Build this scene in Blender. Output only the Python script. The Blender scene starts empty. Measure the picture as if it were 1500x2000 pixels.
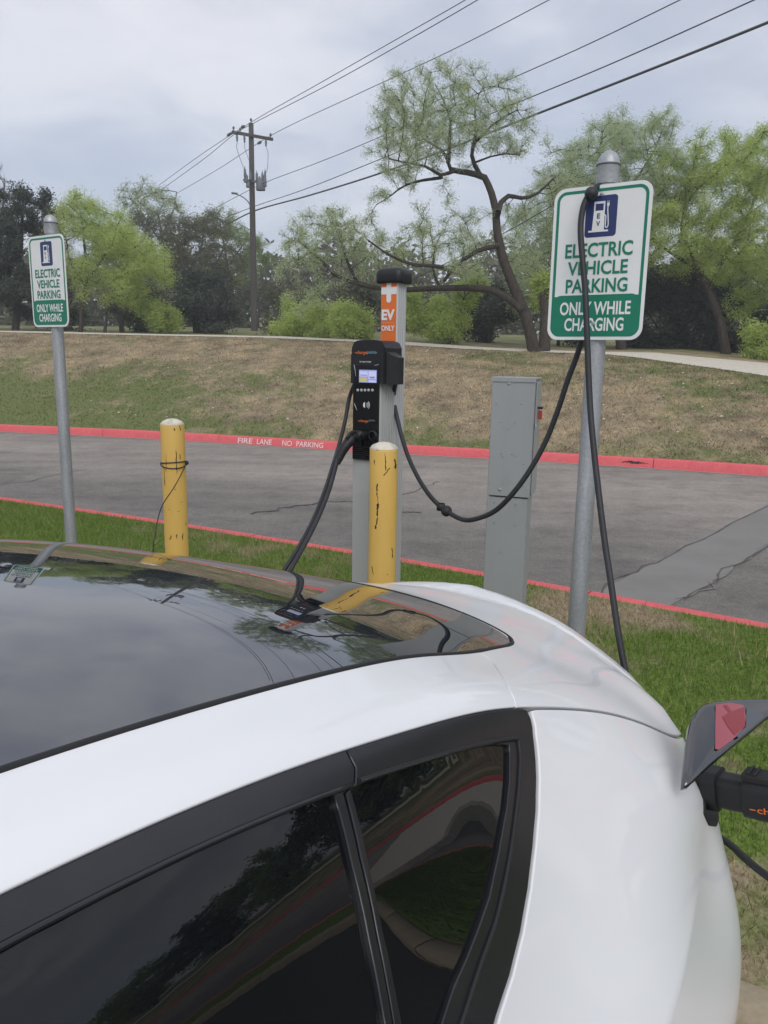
import bpy, math, random
import numpy as np
from mathutils import Vector, Matrix
import mathutils.noise as mnoise
from mathutils.geometry import delaunay_2d_cdt

random.seed(7)
RNG = np.random.default_rng(7)
SC = bpy.context.scene
COL = SC.collection
R = math.radians

# ------------------------------------------------------------------ camera, sky, sun, exposure
EYE = np.array([0.0, 0.0, 1.5])
PITCH, ROLL, FPX = R(11.3), R(0.96), 1500.0
_f = np.array([0, math.cos(PITCH), -math.sin(PITCH)])
_u = np.array([0, math.sin(PITCH), math.cos(PITCH)])
_r = np.array([1.0, 0, 0])
CR = math.cos(ROLL) * _r + math.sin(ROLL) * _u
CU = -math.sin(ROLL) * _r + math.cos(ROLL) * _u
cam_d = bpy.data.cameras.new('camera')
cam = bpy.data.objects.new('camera', cam_d)
COL.objects.link(cam)
cam_d.sensor_fit = 'HORIZONTAL'
cam_d.sensor_width = 36.0
cam_d.lens = 36.0 * FPX / 1500.0
cam_d.clip_start, cam_d.clip_end = 0.02, 3000
cam.matrix_world = Matrix(((CR[0], CU[0], -_f[0], EYE[0]), (CR[1], CU[1], -_f[1], EYE[1]), (CR[2], CU[2], -_f[2], EYE[2]), (0, 0, 0, 1)))
SC.camera = cam

SUN_EL, SUN_AZ = R(42), R(172)      # azimuth measured from +Y clockwise
world = bpy.data.worlds.new('World')
SC.world = world
world.use_nodes = True
wn, wl = world.node_tree.nodes, world.node_tree.links
wn.clear()
w_out = wn.new('ShaderNodeOutputWorld')
w_bg = wn.new('ShaderNodeBackground')
w_bg.inputs['Strength'].default_value = 0.1
w_sky = wn.new('ShaderNodeTexSky')
w_sky.sky_type = 'NISHITA'
w_sky.sun_disc = False
w_sky.sun_elevation = SUN_EL
w_sky.sun_rotation = SUN_AZ
w_tc = wn.new('ShaderNodeTexCoord')
w_map = wn.new('ShaderNodeMapping')
w_map.inputs['Scale'].default_value = (1.0, 1.0, 2.4)
w_map.inputs['Location'].default_value = (0.35, 0.2, 0.1)
w_n1 = wn.new('ShaderNodeTexNoise')
w_n1.inputs['Scale'].default_value = 2.1
w_n1.inputs['Detail'].default_value = 6
w_n1.inputs['Roughness'].default_value = 0.5
w_n1.inputs['Distortion'].default_value = 0.25
w_ramp = wn.new('ShaderNodeValToRGB')
w_ramp.color_ramp.interpolation = 'EASE'
e = w_ramp.color_ramp.elements
e[0].position, e[0].color = 0.40, (0.455, 0.485, 0.57, 1)
e[1].position, e[1].color = 0.61, (0.685, 0.69, 0.735, 1)
w_mul = wn.new('ShaderNodeVectorMath')
w_mul.operation = 'SCALE'
w_mul.inputs['Scale'].default_value = 10.0
w_n2 = wn.new('ShaderNodeTexNoise')
w_n2.inputs['Scale'].default_value = 1.3
w_n2.inputs['Detail'].default_value = 3
w_r2 = wn.new('ShaderNodeMapRange')
w_r2.inputs[1].default_value = 0.40
w_r2.inputs[2].default_value = 0.70
w_r2.inputs[3].default_value = 0.97
w_r2.inputs[4].default_value = 0.72
w_mix = wn.new('ShaderNodeMix')
w_mix.data_type = 'RGBA'
wl.new(w_tc.outputs['Generated'], w_map.inputs['Vector'])
wl.new(w_map.outputs[0], w_n1.inputs['Vector'])
wl.new(w_map.outputs[0], w_n2.inputs['Vector'])
w_n3 = wn.new('ShaderNodeTexNoise')
w_n3.inputs['Scale'].default_value = 6.5
w_n3.inputs['Detail'].default_value = 4
w_n3.inputs['Distortion'].default_value = 0.4
wl.new(w_map.outputs[0], w_n3.inputs['Vector'])
w_add = wn.new('ShaderNodeMix')
w_add.data_type = 'FLOAT'
w_add.inputs['Factor'].default_value = 0.3
wl.new(w_n1.outputs['Fac'], w_add.inputs[2])
wl.new(w_n3.outputs['Fac'], w_add.inputs[3])
wl.new(w_add.outputs[0], w_ramp.inputs[0])
wl.new(w_ramp.outputs['Color'], w_mul.inputs[0])
wl.new(w_n2.outputs['Fac'], w_r2.inputs[0])
wl.new(w_r2.outputs[0], w_mix.inputs['Factor'])
wl.new(w_sky.outputs[0], w_mix.inputs['A'])
wl.new(w_mul.outputs[0], w_mix.inputs['B'])
wl.new(w_mix.outputs['Result'], w_bg.inputs['Color'])
wl.new(w_bg.outputs[0], w_out.inputs[0])

sun_d = bpy.data.lights.new('sun', 'SUN')
sun_d.energy = 1.25
sun_d.angle = R(40)
sun_d.color = (1.0, 0.97, 0.93)
sun = bpy.data.objects.new('sun', sun_d)
COL.objects.link(sun)
sd = Vector((math.sin(SUN_AZ) * math.cos(SUN_EL), math.cos(SUN_AZ) * math.cos(SUN_EL), math.sin(SUN_EL)))
sun.rotation_euler = sd.to_track_quat('Z', 'Y').to_euler()

SC.view_settings.view_transform = 'Standard'
SC.view_settings.look = 'None'
SC.view_settings.exposure = 0.42
SC.view_settings.gamma = 1.0
SC.view_settings.use_curve_mapping = False
SC.render.engine = 'CYCLES'
SC.cycles.use_denoising = True
SC.cycles.max_bounces = 6
SC.cycles.transparent_max_bounces = 8

# ------------------------------------------------------------------ measuring helpers
def ray(px, py):
    return _f + CR * (px - 750.0) / FPX - CU * (py - 1000.0) / FPX
def sp(px, py, w):
    """place in the world that the survey of the photograph gives at distance w"""
    return EYE + ray(px, py) * w
TK = R(31.0)
RK, LK = np.array([math.sin(TK), math.cos(TK)]), np.array([math.cos(TK), -math.sin(TK)])
def kw(r, l, z=0.0):
    """kerb frame: r across the road, l along it"""
    p = RK * r + LK * l
    return np.array([p[0], p[1], z])

# ------------------------------------------------------------------ object helpers
def tag(o, label=None, cat=None, group=None, kind=None):
    if label: o['label'] = label
    if cat: o['category'] = cat
    if group: o['group'] = group
    if kind: o['kind'] = kind
    return o
def thing(name, label, cat, loc=(0, 0, 0), rotz=0.0, group=None):
    o = bpy.data.objects.new(name, None)
    o.empty_display_size = 0.1
    COL.objects.link(o)
    o.location = loc
    o.rotation_euler = (0, 0, rotz)
    return tag(o, label, cat, group)
def link_mesh(name, me, mat, parent=None):
    o = bpy.data.objects.new(name, me)
    COL.objects.link(o)
    if mat is not None:
        for m in (mat if isinstance(mat, (list, tuple)) else [mat]):
            me.materials.append(m)
    if parent is not None:
        o.parent = parent
    return o
def np_mesh(name, verts, faces, smooth=False, mi=None):
    """verts (n,3), faces (m,k) of one size"""
    verts = np.asarray(verts, np.float32)
    faces = np.asarray(faces, np.int32)
    me = bpy.data.meshes.new(name)
    me.vertices.add(len(verts))
    me.vertices.foreach_set('co', verts.ravel())
    m, k = faces.shape
    me.loops.add(m * k)
    me.loops.foreach_set('vertex_index', faces.ravel())
    me.polygons.add(m)
    me.polygons.foreach_set('loop_start', np.arange(0, m * k, k, dtype=np.int32))
    if smooth:
        me.polygons.foreach_set('use_smooth', np.ones(m, dtype=bool))
    me.update(calc_edges=True)
    return me
class MB:
    def __init__(self):
        self.v, self.f, self.s, self.m = [], [], [], []
    def add(self, vs, fs, smooth=False, mi=0):
        b = len(self.v)
        self.v += [tuple(float(c) for c in p) for p in vs]
        self.f += [tuple(i + b for i in q) for q in fs]
        self.s += [smooth] * len(fs)
        self.m += [mi] * len(fs)
        return self
    def box(self, c, s, bev=0.0, mi=0):
        x, y, z = c; a, b, h = s[0] / 2, s[1] / 2, s[2] / 2
        if bev <= 0:
            vs = [(x + i * a, y + j * b, z + k * h) for k in (-1, 1) for j in (-1, 1) for i in (-1, 1)]
            return self.add(vs, [(0, 2, 3, 1), (4, 5, 7, 6), (0, 1, 5, 4), (2, 6, 7, 3), (0, 4, 6, 2), (1, 3, 7, 5)], False, mi)
        t = bev
        ring = lambda aa, bb, zz: [(x + px, y + py, zz) for px, py in ((-aa + t, -bb), (aa - t, -bb), (aa, -bb + t), (aa, bb - t), (aa - t, bb), (-aa + t, bb), (-aa, bb - t), (-aa, -bb + t))]
        def inner(zz): return [(x + px, y + py, zz) for px, py in ((-a + 2 * t, -b + t), (a - 2 * t, -b + t), (a - t, -b + 2 * t), (a - t, b - 2 * t), (a - 2 * t, b - t), (-a + 2 * t, b - t), (-a + t, b - 2 * t), (-a + t, -b + 2 * t))]
        vs = inner(z - h) + ring(a, b, z - h + t) + ring(a, b, z + h - t) + inner(z + h)
        fs = [tuple(range(7, -1, -1)), tuple(range(24, 32))]
        for q in range(3):
            for i in range(8):
                fs.append((q * 8 + i, q * 8 + (i + 1) % 8, q * 8 + 8 + (i + 1) % 8, q * 8 + 8 + i))
        return self.add(vs, fs, False, mi)
    def lathe(self, prof, n=24, c=(0, 0, 0), smooth=True, axis='z', mi=0):
        vs, fs = [], []
        for (rr, h) in prof:
            for i in range(n):
                a = 2 * math.pi * i / n
                p = (rr * math.cos(a), rr * math.sin(a), h)
                if axis == 'y': p = (p[0], h, p[1])
                if axis == 'x': p = (h, p[0], p[1])
                vs.append((c[0] + p[0], c[1] + p[1], c[2] + p[2]))
        for k in range(len(prof) - 1):
            for i in range(n):
                q = (k * n + i, k * n + (i + 1) % n, (k + 1) * n + (i + 1) % n, (k + 1) * n + i)
                fs.append(q if axis != 'y' else q[::-1])
        return self.add(vs, fs, smooth, mi)
    def tube(self, pts, rad, n=8, caps=True, smooth=True, mi=0):
        P = np.asarray(pts, float)
        m = len(P)
        rad = np.broadcast_to(np.asarray(rad, float), (m,))
        T = np.gradient(P, axis=0)
        T /= np.linalg.norm(T, axis=1, keepdims=True) + 1e-12
        a = np.array([0, 0, 1.0]) if abs(T[0][2]) < 0.9 else np.array([1.0, 0, 0])
        vs, fs = [], []
        nrm = np.cross(T[0], a); nrm /= np.linalg.norm(nrm)
        for k in range(m):
            nrm = nrm - T[k] * nrm.dot(T[k]); nrm /= np.linalg.norm(nrm) + 1e-12
            bi = np.cross(T[k], nrm)
            for i in range(n):
                t = 2 * math.pi * i / n
                vs.append(P[k] + rad[k] * (math.cos(t) * nrm + math.sin(t) * bi))
        for k in range(m - 1):
            for i in range(n):
                fs.append((k * n + i, k * n + (i + 1) % n, (k + 1) * n + (i + 1) % n, (k + 1) * n + i))
        self.add(vs, fs, smooth, mi)
        if caps:
            b = len(self.v) - m * n
            self.f += [tuple(b + i for i in range(n - 1, -1, -1)), tuple(b + (m - 1) * n + i for i in range(n))]
            self.s += [False, False]; self.m += [mi, mi]
        return self
    def prism(self, poly, y0, y1, mi=0):
        """outline in x,z extruded from y0 (front) to y1"""
        n = len(poly)
        ar = sum(poly[i][0] * poly[(i + 1) % n][1] - poly[(i + 1) % n][0] * poly[i][1] for i in range(n))
        if ar < 0: poly = poly[::-1]
        vs = [(p[0], y0, p[1]) for p in poly] + [(p[0], y1, p[1]) for p in poly]
        fs = [tuple(range(n)), tuple(range(2 * n - 1, n - 1, -1))]
        fs += [(i, i + n, (i + 1) % n + n, (i + 1) % n) for i in range(n)]
        return self.add(vs, fs, False, mi)
    def build(self, name, mat, parent=None):
        me = bpy.data.meshes.new(name)
        me.from_pydata(self.v, [], self.f)
        me.polygons.foreach_set('use_smooth', np.array(self.s, dtype=bool))
        if any(self.m):
            me.polygons.foreach_set('material_index', np.array(self.m, dtype=np.int32))
        me.update()
        return link_mesh(name, me, mat, parent)
def spline(pts, n=8):
    """Catmull-Rom through the given points"""
    P = [np.asarray(p, float) for p in pts]
    P = [2 * P[0] - P[1]] + P + [2 * P[-1] - P[-2]]
    out = []
    for i in range(1, len(P) - 2):
        for k in range(n):
            t = k / n
            out.append(0.5 * (2 * P[i] + (P[i + 1] - P[i - 1]) * t + (2 * P[i - 1] - 5 * P[i] + 4 * P[i + 1] - P[i + 2]) * t * t + (3 * P[i] - P[i - 1] - 3 * P[i + 1] + P[i + 2]) * t ** 3))
    out.append(P[-2])
    return np.array(out)
def rrect(w, h, r, n=6, cx=0, cz=0):
    pts = []
    for (sx, sz, a0) in ((1, 1, 0), (-1, 1, 90), (-1, -1, 180), (1, -1, 270)):
        for k in range(n + 1):
            a = R(a0 + 90 * k / n)
            pts.append((cx + sx * (w / 2 - r) + r * math.cos(a), cz + sz * (h / 2 - r) + r * math.sin(a)))
    return pts
def ring_prism(mb, outer, inner, y0, y1):
    n = len(outer)
    vs = [(p[0], y0, p[1]) for p in outer] + [(p[0], y0, p[1]) for p in inner] + [(p[0], y1, p[1]) for p in outer] + [(p[0], y1, p[1]) for p in inner]
    fs = []
    for i in range(n):
        j = (i + 1) % n
        fs += [(i, j, n + j, n + i), (2 * n + i, 3 * n + i, 3 * n + j, 2 * n + j), (i, 2 * n + i, 2 * n + j, j), (n + i, n + j, 3 * n + j, 3 * n + i)]
    return mb.add(vs, fs)
def text_part(name, body, w, h, cx, y, cz, mat, parent, bold=0.0, depth=0.0004, rot=None, shear=0.0):
    """flat lettering in the x,z plane, fitted to w x h round (cx, cz), facing -y"""
    cu = bpy.data.curves.new(name, 'FONT')
    cu.body = body
    cu.size = 1.0
    cu.offset = bold
    cu.resolution_u = 3
    cu.shear = shear
    t = bpy.data.objects.new(name, cu)
    COL.objects.link(t)
    dg = bpy.context.evaluated_depsgraph_get()
    me = bpy.data.meshes.new_from_object(t.evaluated_get(dg))
    bpy.data.objects.remove(t)
    bpy.data.curves.remove(cu)
    me.name = name
    co = np.empty(len(me.vertices) * 3); me.vertices.foreach_get('co', co); co = co.reshape(-1, 3)
    mn, mx = co.min(0), co.max(0)
    x = (co[:, 0] - (mn[0] + mx[0]) / 2) / (mx[0] - mn[0]) * w + cx
    z = (co[:, 1] - (mn[1] + mx[1]) / 2) / (mx[1] - mn[1]) * h + cz
    out = np.stack([x, np.full_like(x, y), z], 1)
    if rot is not None:
        out = rot(out)
    me.vertices.foreach_set('co', out.astype(np.float32).ravel())
    me.materials.clear()
    me.update()
    return link_mesh(name, me, mat, parent)

# ------------------------------------------------------------------ materials
def mat(name, col, rough=0.6, metal=0.0, spec=0.5, coat=0.0, coat_rough=0.03, ior=1.5):
    m = bpy.data.materials.new(name)
    m.use_nodes = True
    b = m.node_tree.nodes['Principled BSDF']
    b.inputs['Base Color'].default_value = (*col, 1)
    b.inputs['Roughness'].default_value = rough
    b.inputs['Metallic'].default_value = metal
    b.inputs['Specular IOR Level'].default_value = spec
    b.inputs['Coat Weight'].default_value = coat
    b.inputs['Coat Roughness'].default_value = coat_rough
    b.inputs['IOR'].default_value = ior
    return m
def nodes_of(m):
    return m.node_tree.nodes, m.node_tree.links, m.node_tree.nodes['Principled BSDF']
def noise(m, scale, detail=4, rough=0.55, stretch=(1, 1, 1), coord='Object', dist=0.0):
    n, l, b = nodes_of(m)
    tc = n.new('ShaderNodeTexCoord'); mp = n.new('ShaderNodeMapping'); t = n.new('ShaderNodeTexNoise')
    mp.inputs['Scale'].default_value = stretch
    t.inputs['Scale'].default_value = scale; t.inputs['Detail'].default_value = detail
    t.inputs['Roughness'].default_value = rough; t.inputs['Distortion'].default_value = dist
    l.new(tc.outputs[coord], mp.inputs['Vector']); l.new(mp.outputs[0], t.inputs['Vector'])
    return t.outputs['Fac']
def ramp(m, fac, stops, interp='LINEAR'):
    n, l, b = nodes_of(m)
    r = n.new('ShaderNodeValToRGB'); r.color_ramp.interpolation = interp
    els = r.color_ramp.elements
    while len(els) < len(stops): els.new(0.5)
    for e_, (p, c) in zip(els, stops):
        e_.position = p; e_.color = (*c, 1) if len(c) == 3 else c
    l.new(fac, r.inputs[0])
    return r.outputs['Color']
def mixc(m, fac, a, b_, mode='MIX'):
    n, l, b = nodes_of(m)
    x = n.new('ShaderNodeMix'); x.data_type = 'RGBA'; x.blend_type = mode
    for sock, v in (('Factor', fac), ('A', a), ('B', b_)):
        if isinstance(v, (int, float)): x.inputs[sock].default_value = v
        elif isinstance(v, tuple): x.inputs[sock].default_value = (*v, 1)
        else: l.new(v, x.inputs[sock])
    return x.outputs['Result']
def rng(m, fac, a, b_, c=0.0, d=1.0):
    n, l, b = nodes_of(m)
    x = n.new('ShaderNodeMapRange')
    for i, v in enumerate((a, b_, c, d)): x.inputs[i + 1].default_value = v
    l.new(fac, x.inputs[0])
    return x.outputs[0]
def mth(m, op, a, b_=None):
    n, l, b = nodes_of(m)
    x = n.new('ShaderNodeMath'); x.operation = op
    for i, v in enumerate((a, b_)):
        if v is None: continue
        if isinstance(v, (int, float)): x.inputs[i].default_value = v
        else: l.new(v, x.inputs[i])
    return x.outputs[0]
def base(m, c):
    n, l, b = nodes_of(m); l.new(c, b.inputs['Base Color'])
def bump(m, h, strength=0.3, distance=0.01):
    n, l, b = nodes_of(m)
    x = n.new('ShaderNodeBump'); x.inputs['Strength'].default_value = strength; x.inputs['Distance'].default_value = distance
    l.new(h, x.inputs['Height']); l.new(x.outputs[0], b.inputs['Normal'])
def attr(m, name):
    n, l, b = nodes_of(m)
    a = n.new('ShaderNodeAttribute'); a.attribute_name = name
    return a.outputs['Fac']

M = {}
# car
M['paint'] = mat('white_paint', (0.80, 0.81, 0.82), 0.5, coat=0.75, coat_rough=0.05, spec=0.2)
M['glass'] = mat('dark_glass', (0.012, 0.015, 0.022), 0.0, spec=0.5, ior=2.2, coat=0.6, coat_rough=0.0)
M['sideglass'] = mat('side_glass', (0.004, 0.005, 0.006), 0.0, spec=0.5, ior=1.5)
M['trim'] = mat('black_trim', (0.014, 0.015, 0.018), 0.26, spec=0.55, ior=1.5)
base(M['trim'], ramp(M['trim'], noise(M['trim'], 14, 3), [(0.3, (0.012, 0.013, 0.016)), (0.7, (0.018, 0.019, 0.022))]))
M['rubber'] = mat('rubber', (0.012, 0.012, 0.013), 0.65)
M['under'] = mat('underbody_black', (0.008, 0.008, 0.008), 0.8)
M['tyre'] = mat('tyre_rubber', (0.018, 0.018, 0.018), 0.8)
M['rim'] = mat('grey_rim', (0.25, 0.25, 0.26), 0.35, metal=0.9)
M['sheenlens'] = mat('red_lens_sheen', (0.30, 0.055, 0.07), 0.1, coat=1.0)  # paler red puts the sheen on the lid's red lens into its colour
M['redlens'] = mat('red_lens', (0.22, 0.006, 0.012), 0.08, coat=1.0)
M['lampblack'] = mat('gloss_black_lens', (0.010, 0.010, 0.012), 0.03, spec=0.9, ior=1.75)
M['lampclear'] = mat('clear_lamp_lens', (0.45, 0.47, 0.5), 0.06, coat=1.0)
# plain plastics and metals
M['plastic'] = mat('black_plastic', (0.018, 0.020, 0.023), 0.5)
base(M['plastic'], ramp(M['plastic'], noise(M['plastic'], 9, 4), [(0.3, (0.006, 0.0065, 0.008)), (0.75, (0.012, 0.0125, 0.014))]))
M['glossplastic'] = mat('gloss_black_panel', (0.008, 0.009, 0.010), 0.12)
M['cable'] = mat('cable_rubber', (0.022, 0.024, 0.028), 0.55)
base(M['cable'], ramp(M['cable'], noise(M['cable'], 7, 4), [(0.3, (0.010, 0.011, 0.013)), (0.7, (0.024, 0.026, 0.030))]))
M['alu'] = mat('aluminium_grey', (0.50, 0.51, 0.51), 0.5, metal=0.1)
M['ribbed'] = mat('ribbed_grey', (0.42, 0.43, 0.42), 0.5, metal=0.05)
M['enamel'] = mat('grey_enamel', (0.255, 0.275, 0.27), 0.42)
_n = noise(M['enamel'], 5, 6, 0.6, (1, 1, 0.35))
base(M['enamel'], ramp(M['enamel'], _n, [(0.3, (0.305, 0.318, 0.318)), (0.62, (0.335, 0.347, 0.346)), (0.8, (0.36, 0.368, 0.36))]))
M['galv'] = mat('galvanised_steel', (0.38, 0.40, 0.41), 0.5, metal=0.55)
_n = noise(M['galv'], 26, 6, 0.65, (1, 1, 0.16)); _n2 = noise(M['galv'], 120, 3)
base(M['galv'], mixc(M['galv'], 0.35, ramp(M['galv'], _n, [(0.28, (0.27, 0.285, 0.295)), (0.55, (0.40, 0.42, 0.43)), (0.75, (0.52, 0.53, 0.54))]), ramp(M['galv'], _n2, [(0.35, (0.3, 0.31, 0.32)), (0.65, (0.5, 0.51, 0.52))])))
bump(M['galv'], _n2, 0.08, 0.002)
M['signwhite'] = mat('sign_white', (0.62, 0.63, 0.62), 0.45)
base(M['signwhite'], ramp(M['signwhite'], noise(M['signwhite'], 9, 5), [(0.3, (0.72, 0.73, 0.71)), (0.7, (0.79, 0.80, 0.78))]))
M['signgreen'] = mat('sign_green', (0.004, 0.185, 0.105), 0.45)
M['signblue'] = mat('sign_blue', (0.022, 0.035, 0.135), 0.45)
M['signback'] = mat('sign_aluminium', (0.5, 0.5, 0.5), 0.4, metal=0.8)
M['orange'] = mat('orange_decal', (0.70, 0.155, 0.022), 0.5)
M['decalwhite'] = mat('white_decal', (0.72, 0.72, 0.70), 0.5)
M['decalgrey'] = mat('faded_decal', (0.13, 0.17, 0.19), 0.5)
M['decalpink'] = mat('pale_orange_decal', (0.72, 0.32, 0.17), 0.5)
M['decalblue'] = mat('pale_blue_decal', (0.16, 0.32, 0.38), 0.5)
M['redplastic'] = mat('red_plastic', (0.42, 0.04, 0.03), 0.45)
M['screen'] = mat('screen', (0.10, 0.11, 0.2), 0.2)
n, l, b = nodes_of(M['screen']); b.inputs['Emission Color'].default_value = (0.30, 0.34, 0.62, 1); b.inputs['Emission Strength'].default_value = 0.55
M['screenpale'] = mat('screen_pale', (0.10, 0.11, 0.2), 0.2)
n, l, b = nodes_of(M['screenpale']); b.inputs['Emission Color'].default_value = (0.55, 0.58, 0.85, 1); b.inputs['Emission Strength'].default_value = 0.6
M['screenyellow'] = mat('screen_yellow', (0.10, 0.11, 0.02), 0.2)
n, l, b = nodes_of(M['screenyellow']); b.inputs['Emission Color'].default_value = (0.62, 0.55, 0.25, 1); b.inputs['Emission Strength'].default_value = 0.5
M['yellow'] = mat('yellow_bollard_paint', (0.70, 0.42, 0.075), 0.55)
_n = noise(M['yellow'], 6, 5, 0.6, (1, 1, 0.25)); _c = noise(M['yellow'], 17, 5, 0.7, (1, 1, 0.35))
_y = ramp(M['yellow'], _n, [(0.3, (0.60, 0.375, 0.085)), (0.65, (0.70, 0.455, 0.11))])
base(M['yellow'], mixc(M['yellow'], rng(M['yellow'], _c, 0.72, 0.735), _y, (0.06, 0.035, 0.02)))
M['bollardtop'] = mat('pale_cap_paint', (0.62, 0.58, 0.48), 0.7)
base(M['bollardtop'], ramp(M['bollardtop'], noise(M['bollardtop'], 30, 5), [(0.35, (0.45, 0.41, 0.32)), (0.55, (0.64, 0.6, 0.5))]))
M['chip'] = mat('bare_rust', (0.028, 0.018, 0.012), 0.9)
M['wood'] = mat('pole_wood', (0.065, 0.055, 0.048), 0.9)
M['hardware'] = mat('pole_hardware', (0.12, 0.13, 0.14), 0.6)
M['wire'] = mat('overhead_wire', (0.05, 0.055, 0.06), 0.6)
M['paleplastic'] = mat('pale_box', (0.5, 0.5, 0.48), 0.6)

# ground family
def two_tone(name, stops, sc=3.0, fine=60, rough=0.95, bstr=0.5, bdist=0.01):
    m = mat(name, (0.1, 0.1, 0.1), rough, spec=0.2)
    a = noise(m, sc, 6, 0.6); f_ = noise(m, fine, 4, 0.7)
    base(m, mixc(m, 0.5, ramp(m, a, stops), ramp(m, f_, stops)))
    bump(m, f_, bstr, bdist)
    return m
M['asphalt'] = mat('road_asphalt', (0.12, 0.12, 0.12), 0.9, spec=0.25)
_a = noise(M['asphalt'], 0.35, 5, 0.6, (1, 1, 1)); _s = noise(M['asphalt'], 0.9, 5, 0.6, (0.25, 2.2, 1)); _g = noise(M['asphalt'], 90, 3, 0.8)
_c1 = ramp(M['asphalt'], _a, [(0.3, (0.16, 0.152, 0.145)), (0.5, (0.21, 0.20, 0.19)), (0.7, (0.26, 0.247, 0.233))])
_c2 = mixc(M['asphalt'], 0.45, _c1, ramp(M['asphalt'], _s, [(0.3, (0.15, 0.143, 0.138)), (0.7, (0.28, 0.265, 0.25))]))
_w = attr(M['asphalt'], 'wear')
_c2 = mixc(M['asphalt'], 1.0, _c2, ramp(M['asphalt'], _w, [(0.0, (0.90, 0.885, 0.87)), (1.0, (1.78, 1.69, 1.58))]), 'MULTIPLY')
_st = noise(M['asphalt'], 2.6, 5, 0.7)
_c2 = mixc(M['asphalt'], 1.0, _c2, ramp(M['asphalt'], _st, [(0.32, (0.78, 0.77, 0.77)), (0.5, (1.0, 1.0, 1.0)), (0.72, (1.14, 1.13, 1.11))]), 'MULTIPLY')
_c2 = mixc(M['asphalt'], 0.7, _c2, ramp(M['asphalt'], noise(M['asphalt'], 22, 3, 0.8), [(0.3, (0.8, 0.8, 0.8)), (0.7, (1.2, 1.2, 1.2))]), 'MULTIPLY')
base(M['asphalt'], mixc(M['asphalt'], 0.8, _c2, ramp(M['asphalt'], _g, [(0.3, (0.35, 0.35, 0.35)), (0.62, (1.0, 1.0, 1.0)), (0.8, (1.6, 1.6, 1.55))]), 'MULTIPLY'))
bump(M['asphalt'], _g, 0.5, 0.006)
M['patch'] = two_tone('patched_asphalt', [(0.3, (0.185, 0.178, 0.168)), (0.7, (0.262, 0.252, 0.238))], 2.0, 110, 0.9, 0.3, 0.004)
M['crack'] = mat('crack_filler', (0.085, 0.082, 0.079), 0.9)
M['rubmark'] = mat('tyre_rub_mark', (0.05, 0.03, 0.03), 0.9)
M['palecrack'] = two_tone('pale_crack', [(0.3, (0.16, 0.155, 0.145)), (0.7, (0.30, 0.29, 0.27))], 8, 60)
M['lot'] = two_tone('lot_asphalt', [(0.3, (0.05, 0.05, 0.05)), (0.7, (0.09, 0.09, 0.088))], 2.0, 120, 0.9, 0.4, 0.004)
M['concrete'] = two_tone('kerb_concrete', [(0.3, (0.30, 0.245, 0.17)), (0.7, (0.46, 0.39, 0.28))], 6.0, 50, 0.9, 0.4, 0.005)
M['gutter'] = two_tone('gutter_concrete', [(0.3, (0.28, 0.25, 0.22)), (0.7, (0.42, 0.37, 0.33))], 5.0, 60)
M['redkerb'] = mat('red_kerb_paint', (0.60, 0.075, 0.09), 0.85, spec=0.1)
_a = noise(M['redkerb'], 4, 6, 0.65); _b = noise(M['redkerb'], 26, 5, 0.7)
_k = mixc(M['redkerb'], 0.5, ramp(M['redkerb'], _a, [(0.3, (0.58, 0.11, 0.125)), (0.7, (0.72, 0.17, 0.18))]), ramp(M['redkerb'], _b, [(0.35, (0.60, 0.10, 0.115)), (0.7, (0.74, 0.17, 0.18))]))
base(M['redkerb'], mixc(M['redkerb'], rng(M['redkerb'], _b, 0.635, 0.68), _k, (0.40, 0.27, 0.24)))
bump(M['redkerb'], _b, 0.25, 0.004)
M['whitestencil'] = mat('stencil_white', (0.72, 0.62, 0.60), 0.7)
M['gravel'] = two_tone('path_gravel', [(0.3, (0.52, 0.47, 0.39)), (0.7, (0.74, 0.69, 0.59))], 9.0, 45, 0.95, 0.8, 0.02)
M['pathgravel2'] = two_tone('path_kerb_stone', [(0.3, (0.32, 0.26, 0.20)), (0.7, (0.50, 0.42, 0.34))], 5.0, 45)

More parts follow.
